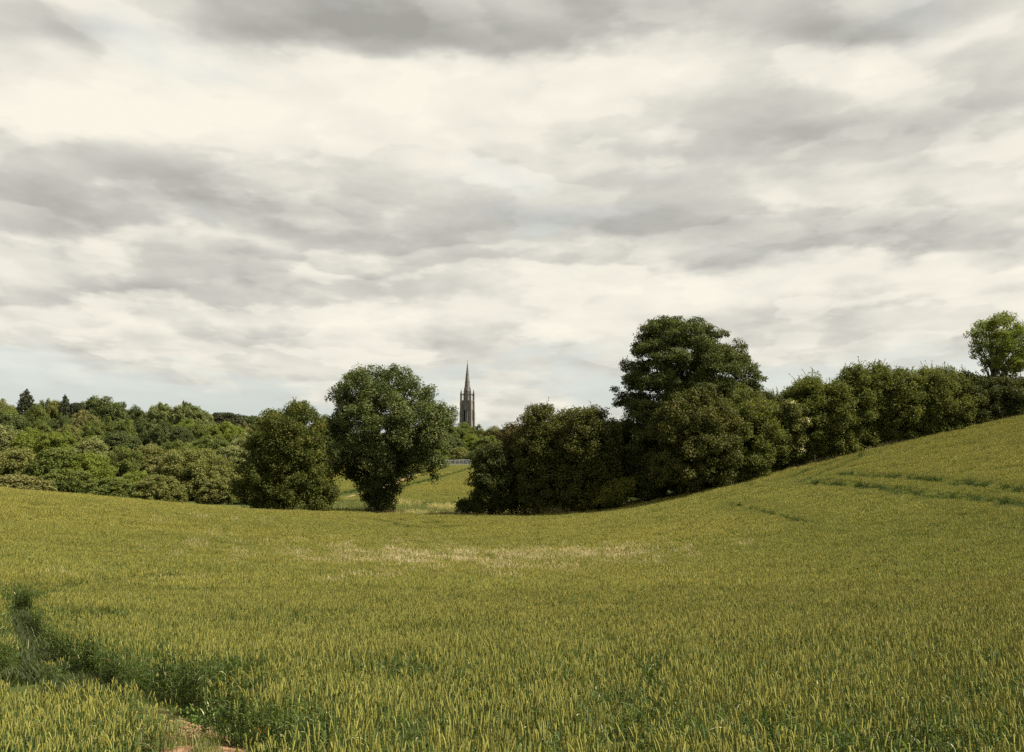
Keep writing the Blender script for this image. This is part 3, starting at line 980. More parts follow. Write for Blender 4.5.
for lab, cx, top, w, Y, mat, sd, ns, bl in HEDGE:
    a, _ = ray(cx, 440)
    zb = float(gz(a * Y, Y))
    _, bt = ray(cx, top)
    H = EYE + bt * Y - zb
    b_row = 440 - (zb - EYE) / Y * F
    h = b_row - top
    w *= 1.3
    pr = [(top, cx - w * .07, cx + w * .1), (top + h * .08, cx - w * .27, cx + w * .25), (top + h * .22, cx - w * .46, cx + w * .44),
          (top + h * .5, cx - w * .58, cx + w * .58), (top + h * .85, cx - w * .58, cx + w * .56), (b_row - 1, cx - w * .5, cx + w * .5)]
    hero("hedge_shrub", lab, "shrub", cx, Y, pr, mat, sd, lobe=1.05, cr=0.48, leaf=0.17, per=52, inner=0.35, sep=0.85, n=int(34 + H * w * 0.14), trunk_r=0.15, stems=4, trunk_h=0.6, limbs=8, depth=1.25,
         sprig=int(ns * 3), sprig_len=1.2, group="bushes of the hedge climbing the hill")
hero("elder_shrub", "elder bush with flat creamy white flower heads in the hedge", "shrub", 789, 123.8,
     [(400, 784, 798), (405, 779, 805), (413, 776, 809), (425, 774, 809), (445, 774, 806), (462, 776, 802)], M_elder, 34, lobe=1.0, cr=0.45, leaf=0.17, per=55, n=50, trunk_r=0.12, stems=4, trunk_h=0.6, blossom=0.15, up=0.7)
hero("ash_tree", "pale green ash tree rising clear above the upper end of the hedge", "tree", 992, 131.0,
     [(311, 989, 1005), (317, 980, 1013), (325, 971, 1024), (335, 970, 1034), (345, 972, 1042), (356, 974, 1043), (366, 979, 1036), (374, 985, 1024)],
     M_ash, 44, lobe=0.95, cr=0.45, leaf=0.19, per=42, n=30, sep=1.35, trunk_r=0.28, trunk_h=0.8, inner=0.15, limbs=26, up=0.5)
hero("undergrowth_bush", "low dark bramble tangle at the left foot of the thicket", "shrub", 466, 126.5,
     [(500, 462, 474), (504, 456, 482), (511, 455, 486)], M_hedged, 45, cr=0.4, leaf=0.17, per=120, n=50, trunk_r=0.03, stems=6, trunk_h=0.6, limbs=0, sprig=40, sprig_len=0.6)

# ------------------------------------------------------------------ the far woods
protos = {}


def proto_mesh(kind, seed):
    """crown and trunk meshes of a unit tree, 10 m wide and 10 m high"""
    r = np.random.default_rng(seed)
    kw = dict(up=0.5, out=0.75, rand=0.4)
    if kind == "round":
        prof = [(0.3, -3.6, 3.6), (2, -4.6, 4.6), (4.5, -5, 5), (7, -4.2, 4.2), (8.8, -2.6, 2.6), (10, -.7, .7)]
        BC, BR, C, R = lobed(prof, r, 1.4, 80, 0.6, 1.0, 0.2, 1.1)
    elif kind == "tall":
        prof = [(0.3, -3, 3), (2.5, -4.6, 4.6), (5, -5, 5), (7.5, -3.6, 3.6), (9, -2, 2), (10, -.5, .5)]
        BC, BR, C, R = lobed(prof, r, 1.25, 95, 0.55, 1.0, 0.2, 1.1)
    elif kind == "lobed":
        prof = [(0.3, -4, 3.6), (2, -5, 4.6), (4.5, -4.6, 5), (6.5, -3.4, 4.6), (8.5, -2.6, 2.4), (9.4, -1.8, .8), (10, -1.3, -.2)]
        BC, BR, C, R = lobed(prof, r, 1.55, 64, 0.65, 1.0, 0.2, 1.1)
    elif kind == "scrub":
        prof = [(0.1, -4.8, 4.8), (1.8, -5, 5), (3.7, -4.2, 4.2), (5.3, -2.6, 2.4), (6.2, -.8, .6)]
        BC, BR, C, R = lobed(prof, r, 1.1, 90, 0.5, 1.0, 0.2, 1.1)
        kw = dict(up=0.5, out=0.6, rand=0.6)
    elif kind == "mound":
        prof = [(0.1, -4.6, 4.9), (1.8, -5, 5), (3.6, -4.4, 3.9), (5.0, -3.0, 2.2), (6.2, -1.2, .4)]
        BC, BR, C, R = lobed(prof, r, 1.6, 60, 0.62, 1.0, 0.2, 1.1)
    elif kind == "cone":
        C, R = [], []
        for z in np.arange(0.6, 9.8, 0.42):
            w = 5.0 * (1 - z / 10.3) ** 0.72
            k = max(3, int(w * 3.2))
            for j in range(k):
                a = 2 * PI * j / k + z * 3 + r.normal(0, .25)
                l = w * r.uniform(0.55, 1.05)
                C.append((l * math.cos(a), l * math.sin(a), z - 0.1 * l + r.normal(0, .1)))
                R.append((0.9 if l > .8 else .5) * r.uniform(.7, 1.2))
            C.append((0, 0, z)); R.append(min(0.8, w * .6 + .15))
        C.append((0, 0, 9.75)); R.append(0.22)
        C, R = np.array(C), np.array(R)
        kw = dict(up=0.3, out=0.7, rand=0.6, flat=0.42, droop=0.25)
    elif kind == "cedar":
        prof = [(0.5, -2, 2), (4, -4, 4), (6.5, -5, 5), (8.5, -4.6, 4.6), (9.6, -3, 3), (10, -1.5, 1.5)]
        C, R = clumps_in(prof, r, 1.15, 130, 1.0, 0.2, zflat=0.5)
        kw = dict(up=0.7, out=0.5, rand=0.5, flat=0.45)
    lob = kind in ('round', 'tall', 'lobed', 'scrub', 'mound')
    cr = np.median(R)
    counts = np.maximum(((44 if lob else 110) * (np.minimum(R, 2.2 * cr) / cr) ** 2).astype(int), 14)
    if kind in ("cone",):
        counts = np.maximum(counts // 2, 14)
    V, q, t = leaves(C, R, counts, 0.28 if lob else 0.36, r, **kw)
    V[:, 2] = np.maximum(V[:, 2], 0.05)
    return mesh_from("crown", V, q, mats=[WOODM["green"]], tint=t), trunk_mesh(*((BC, BR) if lob else (C, R)), r, {'cone': 9.4, 'scrub': 3.4, 'mound': 3.4}.get(kind, 7.0), 0.32, 1, 8)


for i, k in enumerate(("round", "tall", "lobed", "scrub", "cone", "cedar")):
    protos[k] = proto_mesh(k, 70 + i)
protos["mound"] = proto_mesh("mound", 93)
protos["round2"] = proto_mesh("round", 91)
protos["lobed2"] = proto_mesh("lobed", 92)
first = {}
wr = np.random.default_rng(55)


def wood_tree(name, label, cat, cx, top, wpx, Y, kind, tone, grp):
    a, bt = ray(cx, top)
    X0 = a * Y
    z0 = float(gz(X0, Y))
    H = EYE + bt * Y - z0
    W = wpx / F * Y
    W *= 1.0 if kind == "cone" else (1.42 if grp == LOW and kind != "scrub" else 1.28)
    if kind not in ("cone", "cedar", "scrub") and H < 0.74 * W:
        kind = "mound" if "lobed" in kind or wr.random() < 0.5 else "scrub"
    me = protos[kind]
    if kind not in first:
        root = obj(name, None)
        cr, tk = obj("crown", me[0], root), obj("trunk", me[1], root)
        first[kind] = root
    else:
        src = first[kind]
        root = src.copy()
        root.name = name
        COL.objects.link(root)
        for ch in src.children:
            c = ch.copy()
            COL.objects.link(c)
            c.parent = root
            if ch.name.startswith("crown"):
                cr = c
    root.location = (X0, Y, z0 - 0.1)
    root.rotation_euler = (0, 0, wr.random() * 2 * PI)
    root.scale = (W / 10, W / 10, H / (6.2 if kind in ('scrub', 'mound') else 10))
    cr.material_slots[0].link = 'OBJECT'
    cr.material_slots[0].material = WOODM[tone]
    tag(root, label, cat, grp)
    return root


SKY = "trees on the skyline of the far wood"
MID = "trees in the middle of the far wood"
LOW = "trees and bushes at the near edge of the far wood"
WOOD = [
    # cx, top, width, Y, kind, tone, name, category, group, label
    (0, 397.5, 30, 440, "round", "grey", "broadleaf_tree", "tree", SKY, "dull rounded tree on the skyline left of the taller conifer"),
    (27, 387.5, 36, 430, "cone", "conifer", "conifer_tree", "tree", SKY, "taller of the two dark pointed conifers on the wooded skyline"),
    (42, 399, 20, 445, "lobed", "green", "broadleaf_tree", "tree", SKY, "small skyline tree just right of the taller conifer"),
    (53, 398, 20, 440, "round2", "olive", "broadleaf_tree", "tree", SKY, "olive skyline tree left of the smaller conifer"),
    (65, 393, 25, 425, "cone", "conifer", "conifer_tree", "tree", SKY, "smaller of the two dark pointed conifers on the wooded skyline"),
    (75, 401, 18, 428, "cedar", "conifer", "pine_tree", "tree", SKY, "small dark flat pine right beside the smaller conifer"),
    (103, 395, 44, 435, "round", "dark", "broadleaf_tree", "tree", SKY, "wide dark domed tree on the skyline between the small conifer and the pale willows"),
    (121, 401, 30, 445, "lobed", "dark", "broadleaf_tree", "tree", SKY, "dark tree leaning on the right side of the wide dark dome"),
    (136, 404.5, 26, 440, "lobed2", "dark", "broadleaf_tree", "tree", SKY, "dark ragged topped tree left of the pale willows"),
    (161, 402, 34, 430, "tall", "willow", "willow_tree", "tree", SKY, "left of the three pale yellow green willows on the skyline"),
    (185, 400, 9, 460, "round2", "conifer", "pine_tree", "tree", SKY, "dark pine tip just showing over the pale willows"),
    (187, 402, 38, 428, "tall", "willow", "willow_tree", "tree", SKY, "middle and highest of the three pale yellow green willows on the skyline"),
    (203, 410, 24, 432, "round", "willow", "willow_tree", "tree", SKY, "right and lowest of the three pale yellow green willows on the skyline"),
    (225, 411, 32, 440, "cedar", "conifer", "cedar_tree", "tree", SKY, "dark flat topped cedar right of the pale willows"),
    (247, 414, 28, 450, "cedar", "dark", "cedar_tree", "tree", SKY, "dark flat tree between the cedar and the dark broad oak"),
    (268, 415, 30, 450, "lobed", "dark", "broadleaf_tree", "tree", SKY, "dark skyline tree half hidden behind the left shoulder of the broad oak"),
    (325, 414, 26, 440, "lobed2", "dark", "broadleaf_tree", "tree", SKY, "dark tree showing between the broad oak and the round sycamore"),
    (8, 405, 34, 380, "lobed2", "green", "broadleaf_tree", "tree", MID, "mid green tree below the dull rounded skyline tree at the left edge"),
    (37, 403, 22, 385, "round", "green", "broadleaf_tree", "tree", MID, "round green tree between the two pointed conifers"),
    (12, 413, 34, 350, "round2", "dark", "broadleaf_tree", "tree", MID, "dark round tree under the taller conifer at the left"),
    (62, 412, 26, 360, "lobed", "dark", "broadleaf_tree", "tree", MID, "dark tree filling the gap under the smaller conifer"),
    (84, 409, 28, 370, "round", "grey", "broadleaf_tree", "tree", MID, "grey green rounded tree below the wide dark dome's left side"),
    (40, 419, 26, 330, "lobed2", "green", "broadleaf_tree", "tree", MID, "rounded green tree below and between the conifers, low in the canopy"),
    (68, 423, 24, 325, "round2", "olive", "broadleaf_tree", "tree", MID, "olive tree low under the smaller conifer"),
    (91, 420, 22, 335, "round", "green", "broadleaf_tree", "tree", MID, "small round green tree in front of the grey green one"),
    (109, 415, 24, 345, "lobed", "green", "broadleaf_tree", "tree", MID, "sunlit green tree right below the wide dark dome"),
    (125, 418, 20, 340, "round2", "green", "broadleaf_tree", "tree", MID, "narrow round tree below the dark ragged topped tree's left side"),
    (142, 417, 26, 345, "lobed2", "dark", "broadleaf_tree", "tree", MID, "dark tree below the left willow's left edge"),
    (163, 419, 26, 340, "lobed", "dark", "broadleaf_tree", "tree", MID, "dark puffy tree below the left willow"),
    (182, 424, 20, 335, "round", "dark", "broadleaf_tree", "tree", MID, "small dark tree below the middle willow"),
    (199, 420, 26, 340, "lobed2", "green", "broadleaf_tree", "tree", MID, "puffy green tree below the right willow"),
    (226, 421, 36, 345, "round2", "bright", "broadleaf_tree", "tree", MID, "sunlit green tree below the flat topped cedar"),
    (247, 432, 34, 300, "lobed", "pale", "broadleaf_tree", "tree", MID, "pale tree touching the left edge of the broad dark oak"),
    (120, 430, 34, 300, "round", "dark", "broadleaf_tree", "tree", MID, "dark shaded tree in the hollow right of the cream flowered one"),
    (212, 434, 34, 300, "round", "green", "broadleaf_tree", "tree", MID, "green tree above the large olive bush's right shoulder"),
    (4, 424, 40, 270, "round", "pale", "flowering_tree", "tree", LOW, "pale flecked tree at the left edge below the dark round one"),
    (30, 426, 30, 265, "lobed", "bright", "broadleaf_tree", "tree", LOW, "bright green tree left of centre in the nearer canopy at far left"),
    (58, 430, 34, 255, "round2", "bright", "broadleaf_tree", "tree", LOW, "bright yellow green tree left of the cream flowered one"),
    (93, 436, 32, 250, "lobed2", "pale", "flowering_tree", "tree", LOW, "cream flowered tree with pale puffs in the left wood"),
    (16, 447, 46, 225, "lobed2", "olive", "broadleaf_tree", "tree", LOW, "broad olive tree above the grey scrub at the left edge"),
    (58, 447, 40, 222, "round", "green", "broadleaf_tree", "tree", LOW, "broad green tree under the bright yellow green one"),
    (90, 452, 34, 220, "lobed", "bright", "broadleaf_tree", "tree", LOW, "bright green tree below the cream flowered one"),
    (123, 446, 32, 250, "round2", "green", "broadleaf_tree", "tree", LOW, "rounded green tree left above the small bright bush"),
    (150, 446, 36, 255, "scrub", "olive", "broadleaf_tree", "tree", LOW, "olive tree behind the large olive bush's left side"),
    (178, 440, 34, 270, "lobed2", "green", "broadleaf_tree", "tree", LOW, "green tree directly behind the top of the large olive bush"),
    (232, 445, 34, 250, "scrub", "pale", "broadleaf_tree", "tree", LOW, "grey pale tree between the large olive bush and the dark oak"),
    (138, 470, 26, 185, "round", "bright", "round_bush", "bush", LOW, "small round bright green bush in the hollow left of the large olive bush"),
    (222, 477, 40, 150, "scrub", "olive", "olive_bush", "bush", LOW, "low olive bush at the right foot of the large domed one"),
    (158, 474, 42, 160, "scrub", "olive", "olive_bush", "bush", LOW, "low bush at the left foot of the large domed olive bush"),
    (112, 477, 50, 160, "scrub", "green", "green_bush", "bush", LOW, "low spreading green bush along the crest below the bright trees"),
    (66, 468, 46, 190, "lobed", "green", "green_bush", "bush", LOW, "dark green bush standing between the grey scrub and the low spreading bush"),
    (12, 474, 66, 150, "scrub", "grey", "grey_scrub", "bush", LOW, "grey green scrub showing over the crest at the left edge"),
    (-30, 420, 50, 330, "round2", "green", "broadleaf_tree", "tree", MID, "round green tree cut by the left picture edge"),
    (-34, 448, 50, 220, "lobed", "olive", "broadleaf_tree", "tree", LOW, "olive tree cut by the left picture edge"),
]
HILL = "trees on the hill below the church spire"
WOOD += [
    (444, 421, 26, 470, "round2", "green", "broadleaf_tree", "tree", HILL, "green tree at the top of the church hill beside the sycamore's right edge"),
    (462, 422, 22, 480, "round", "green", "broadleaf_tree", "tree", HILL, "round green tree hiding the foot of the church tower"),
    (478, 423.5, 20, 470, "lobed", "green", "broadleaf_tree", "tree", HILL, "green tree at the lower right of the church tower"),
    (494, 425, 24, 465, "lobed2", "grey", "broadleaf_tree", "tree", HILL, "grey green hilltop tree right of the church tower"),
    (512, 426, 26, 465, "round", "dark", "broadleaf_tree", "tree", HILL, "dark hilltop tree behind the reddish bush"),
    (449, 434, 26, 400, "lobed", "dark", "broadleaf_tree", "tree", HILL, "dark tree on the hillside just right of the sycamore crown"),
    (470, 433, 24, 405, "lobed2", "bright", "broadleaf_tree", "tree", HILL, "bright green tree on the hillside straight below the church"),
    (489, 435, 26, 400, "round2", "green", "broadleaf_tree", "tree", HILL, "green hillside tree above the right end of the steel fence"),
    (508, 437, 26, 390, "round", "green", "broadleaf_tree", "tree", HILL, "green hillside tree touching the thicket's left shoulder"),
    (441, 449, 24, 345, "scrub", "bright", "hedge_bush", "bush", HILL, "yellow green bush above the left end of the steel fence"),
    (460, 447, 24, 345, "scrub", "olive", "hedge_bush", "bush", HILL, "olive bush behind the middle of the steel fence"),
    (480, 449, 24, 340, "scrub", "dark", "hedge_bush", "bush", HILL, "dark bush behind the right end of the steel fence"),
    (420, 452, 26, 345, "scrub", "dark", "hedge_bush", "bush", HILL, "dark far hedge bush glimpsed under the sycamore's right boughs"),
    (398, 455, 26, 345, "round", "dark", "hedge_bush", "bush", HILL, "dark far hedge bush behind the middle of the sycamore"),
    (345, 462, 30, 330, "round2", "green", "hedge_bush", "bush", HILL, "green far bush behind the gap between oak and sycamore"),
]
FILL = "trees filling the gaps of the far wood"
fr = np.random.default_rng(77)
for i in range(30):
    Y = fr.uniform(245, 420)
    cx = fr.uniform(-40, 262) if Y > 240 else fr.uniform(-30, 235)
    top = np.interp(Y, [175, 230, 300, 420], [478, 462, 440, 412]) + fr.uniform(-3, 5)
    w = fr.uniform(24, 34) if Y > 240 else fr.uniform(30, 44)
    WOOD.append((cx, top, w, Y, ("round", "round2", "lobed", "lobed2", "scrub")[i % 5], ("green", "dark", "olive", "green", "grey", "bright")[i % 6],
                 "broadleaf_tree", "tree", FILL, "rounded green tree low in the canopy, half hidden among its neighbours in the far wood"))
for cx, top, w, Y, kind, tone, nm, cat, grp, lab in WOOD:
    wood_tree(nm, lab, cat, cx, top, w, Y, kind, tone, grp)


hero("olive_bush", "large domed olive bush just over the crest left of the oak", "bush", 193, 168.0,
     [(449, 184, 200), (453, 172, 213), (461, 162, 224), (473, 153, 232), (488, 148, 236), (505, 148, 236)], WOODM["olive"], 61, lobe=1.4, cr=0.55, leaf=0.22, per=55, n=90,
     trunk_r=0.2, stems=4, trunk_h=0.5, sprig=30, sprig_len=0.7, group=LOW)


# ------------------------------------------------------------------ church
def church():
    Y = 885.0
    X0 = ray(467.4, 400)[0] * Y
    z0 = float(gz(X0, Y))
    zr = lambda row: EYE + ray(466.8, row)[1] * Y - z0
    root = obj("church", None, None, (X0, Y, z0))
    root.rotation_euler = (0, 0, math.radians(-17))
    tag(root, "distant stone church tower with pinnacles and a tall needle spire above the trees", "church")
    zt = zr(401.5)
    w = 3.45
    g = Geo()
    # tower walls round real openings: each face is four pieces about two lancets
    zb0, zb1 = zr(421), zr(410.5)
    th = 0.9
    holes = [(-1.75, -0.45), (0.45, 1.75)]
    g.box(-w, w, -w, w, 0, zb0 - 1.5)
    for s in range(4):
        c, sn = math.cos(s * PI / 2), math.sin(s * PI / 2)

        def slab(x0, x1, a0, a1, dep=th):
            P = [(x0, -w), (x1, -w), (x1, -w + dep), (x0, -w + dep)]
            g.prism([(c * x - sn * y, sn * x + c * y) for x, y in P], a0, a1)
        e = 0.003 * (s % 2)
        slab(-w + th * (s % 2) , w - th * (s % 2), zb0 - 1.5, zb0)
        slab(-w + th * (s % 2), w - th * (s % 2), zb1, zt)
        slab(-w + th * (s % 2), holes[0][0], zb0, zb1)
        slab(holes[0][1], holes[1][0], zb0, zb1)
        slab(holes[1][1], w - th * (s % 2), zb0, zb1)
    g.box(-w - .22, w + .22, -w - .22, w + .22, zr(410.2), zr(409.7))
    g.box(-w - .28, w + .28, -w - .28, w + .28, zt, zt + 0.9)
    obj("tower", g.mesh("tower", M_stone), root)
    for s in range(4):
        c, sn = math.cos(s * PI / 2), math.sin(s * PI / 2)
        for x0, x1 in holes:
            g = Geo()
            for z in np.arange(zb0 + .2, zb1 - .2, .7):
                P = [(x0 + .004, -w + .35), (x1 - .004, -w + .35), (x1 - .004, -w + .8), (x0 + .004, -w + .8)]
                g.prism([(c * x - sn * y, sn * x + c * y) for x, y in P], z, z + .45)
            obj("belfry_louvre", g.mesh("belfry_louvre", M_slot), root)
    for sx in (-1, 1):
        for sy in (-1, 1):
            g = Geo()
            x, y = sx * (w + .15), sy * (w + .15)
            for z0_, z1_, hw in ((0, zr(412), 0.95), (zr(412), zt - .2, 0.75)):
                g.box(x - hw, x + hw, y - hw, y + hw, z0_, z1_)
            obj("buttress", g.mesh("buttress", M_stone), root)
            g = Geo()
            hw = 0.62
            zp = zr(394.5)
            g.box(x - hw, x + hw, y - hw, y + hw, zt - .2, zp)
            g.box(x - hw - .15, x + hw + .15, y - hw - .15, y + hw + .15, zp, zp + .35)
            g.box(x - hw, x + hw, y - hw, y + hw, zp + .35, zr(388.8), 0.02)
            obj("pinnacle", g.mesh("pinnacle", M_stone), root)
            g = Geo()
            p = np.linspace(0, 1, 7)
            xx = x + (sx * 1.6 - x) * p
            yy = y + (sy * 1.6 - y) * p
            zz = zr(397.5) + (zr(393.0) - zr(397.5)) * p ** 0.6
            g.tube(np.stack([xx, yy, zz], 1), 0.35, 6)
            obj("flying_buttress", g.mesh("flying_buttress", M_stone), root)
    oc = lambda r: [(r * math.cos(PI / 8 + k * PI / 4), r * math.sin(PI / 8 + k * PI / 4)) for k in range(8)]
    g = Geo()
    g.prism(oc(2.75), zt + .9, zr(391.8))
    g.prism(oc(3.0), zr(391.8), zr(391.2))
    obj("lantern", g.mesh("lantern", M_stone), root)
    g = Geo()
    g.prism(oc(2.5), zr(391.2), zr(361.5), 0.03)
    for k in (0.3, 0.55, 0.75):
        z = zr(391.2) + (zr(361.5) - zr(391.2)) * k
        rr = 2.5 * (1 - k * 0.97)
        g.prism(oc(rr + .1), z, z + .3)
    sp_o = obj("spire", g.mesh("spire", M_stone), root)
    g = Geo()
    g.tube([(0, 0, zr(361.6)), (0, 0, zr(359.8))], 0.09, 6)
    g.tube([(-.4, 0, zr(360.6)), (.4, 0, zr(360.6))], 0.07, 6)
    obj("cross", g.mesh("cross", M_slot), sp_o)
    for k in range(4):
        a = k * PI / 2
        g = Geo()
        c, s_ = math.cos(a), math.sin(a)
        P = [(1.5, -.45), (2.55, -.45), (2.55, .45), (1.5, .45)]
        g.prism([(c * x - s_ * y, s_ * x + c * y) for x, y in P], zr(390.8), zr(388.8))
        g.prism([(c * x - s_ * y, s_ * x + c * y) for x, y in P], zr(388.8), zr(386.8), 0.05)
        obj("lucarne", g.mesh("lucarne", M_stone), sp_o)


church()


# ------------------------------------------------------------------ fences
def steel_fence():
    """temporary steel mesh fence at the top of the far field"""
    pxs = [445.2, 450.6, 455.2, 459.2, 463.0, 467.0, 471.0]
    rows = [469.3, 468.8, 468.1, 467.4, 466.6, 466.0, 465.4]
    P = []
    Y0 = 312.0
    for i, x in enumerate(pxs):
        Y = Y0 + 1.2 * i
        X = ray(x, 460)[0] * Y
        P.append((X, Y, float(gz(X, Y))))
    P = np.array(P)
    root = obj("steel_fence", None, None, tuple(P[0]))
    tag(root, "pale grey steel mesh fence at the top of the far field below the spire", "fence")
    Q = P - P[0]
    for p in Q:
        g = Geo()
        g.tube([p + [0, 0, -.1], p + [0, 0, 2.35]], 0.06, 6)
        obj("post", g.mesh("post", M_steel), root)
    for a, b in zip(Q[:-1], Q[1:]):
        g = Geo()
        for z in (0.75, 2.2):
            g.tube([a + [0, 0, z], b + [0, 0, z]], 0.05, 6)
        L = np.linalg.norm(b - a)
        for f in np.linspace(0.1, .9, 9):
            p = a + (b - a) * f
            g.tube([p + [0, 0, .7], p + [0, 0, 2.15]], 0.014, 4)
        obj("mesh_panel", g.mesh("mesh_panel", M_steel), root)


steel_fence()


def wire_fence():
    px = [608, 626, 643.8, 662, 680, 698, 716.5, 735, 754, 774, 794, 814.5, 827, 840, 862, 883, 897, 911, 934, 957, 980, 1003, 1026]
    tall = {643.8, 716.5, 814.5, 911, 1003}
    P = []
    for x in px:
        Y = 123.0
        for _ in range(4):
            X = ray(x, 440)[0] * Y
            Y = float(edge_y(np.array([X]))[0]) + 0.35
        P.append((X, Y, float(gz(X, Y))))
    P = np.array(P)
    root = obj("wire_fence", None, None, tuple(P[0]))
    tag(root, "wooden post and wire fence along the foot of the hedge above the wheat", "fence")
    r = np.random.default_rng(4)
    Q = P - P[0]
    for x, p in zip(px, Q):
        g = Geo()
        h = 1.55 if x in tall else 1.12
        rad = 0.075 if x in tall else 0.055
        lean = r.normal(0, .04, 2)
        g.tube([p + [0, 0, -.2], p + [lean[0], lean[1], h]], rad, 7)
        obj("post", g.mesh("post", M_wood), root)
    for z in (0.45, 0.8, 1.05):
        g = Geo()
        g.tube([p + [0, 0, z] for p in Q], 0.003, 4)
        obj("wire", g.mesh("wire", M_slot), root)


wire_fence()

for i, (x, h, lab) in enumerate(((461.5, 1.25, "leftmost of three short weathered stakes in the brambles left of the thicket"),
                                 (464.8, 1.3, "middle of three short weathered stakes in the brambles left of the thicket"),
                                 (469.0, 1.15, "rightmost of three short weathered stakes in the brambles left of the thicket"))):
    Y = 125.2
    X = ray(x, 440)[0] * Y
    g = Geo()
    g.tube([(0, 0, -.2), (0.03 * i, 0, h * .6), (0.08 * (i - 1), 0, h)], [0.14, 0.13, 0.11], 8)
    tag(obj("wooden_stake", g.mesh("wooden_stake", M_wood), None, (X, Y, float(gz(X, Y)))), lab, "stake", "old stakes by the thicket")


# ------------------------------------------------------------------ weeds on the path
def weed(px, py, n, h, label, seed):
    X, Y = hit(px, py)
    r = np.random.default_rng(seed)
    V, q, mi, ti = [], [], [], []
    for k in range(n):
        a = r.random() * 2 * PI
        d = 0.24 * math.sqrt(r.random())
        b = np.array([d * math.cos(a), d * math.sin(a), 0])
        hh = h * r.uniform(.5, 1.1)
        top = b + np.array([r.normal(0, .04), r.normal(0, .04), hh])
        blade_strip(V, q, mi, ti, b, 0, hh, .006, 0.1, 0.05, 2, 0, .3)
        for m in range(7):
            f = 0.25 + 0.75 * m / 6
            blade_strip(V, q, mi, ti, b + (top - b) * f, m * 2.4 + r.random(), r.uniform(.03, .055), .018, 1.2, .7, 3, 0, float(r.uniform(.3, .85)))
    root = obj("leafy_weed", None, None, (X, Y, float(gz(X, Y)) + .02))
    tag(root, label, "weed", "weeds growing on the path")
    obj("foliage", mesh_from("foliage", np.array(V), q, mats=[M_weed], mat_idx=mi, tint=ti), root)


M_weed = leaf_mat("weed leaf", (0.05, 0.095, 0.016), (0.1, 0.16, 0.026), (0.13, 0.19, 0.035), 0.3, 0.012, 0.7, 0, 0.1)
weed(203, 742, 60, .30, "bright green leafy weed in the gap at the end of the bare path", 1)
weed(158, 733, 30, .16, "small green weed on the bare reddish path", 2)
weed(236, 748, 40, .2, "leafy weed tucked under the wheat right of the path", 3)

# ------------------------------------------------------------------ light and sky
SUN_EL, SUN_AZ = math.radians(52), math.radians(92)          # azimuth from +Y towards +X
sd = Vector((math.cos(SUN_EL) * math.sin(SUN_AZ), math.cos(SUN_EL) * math.cos(SUN_AZ), math.sin(SUN_EL)))
sun_d = bpy.data.lights.new("sun", 'SUN')
sun_d.energy = 5.0
sun_d.angle = math.radians(0.6)
sun_d.color = (1.0, 0.91, 0.74)
sun = bpy.data.objects.new("sun", sun_d)
COL.objects.link(sun)
sun.rotation_euler = sd.to_track_quat('Z', 'Y').to_euler()
sun.location = (60, 30, 80)


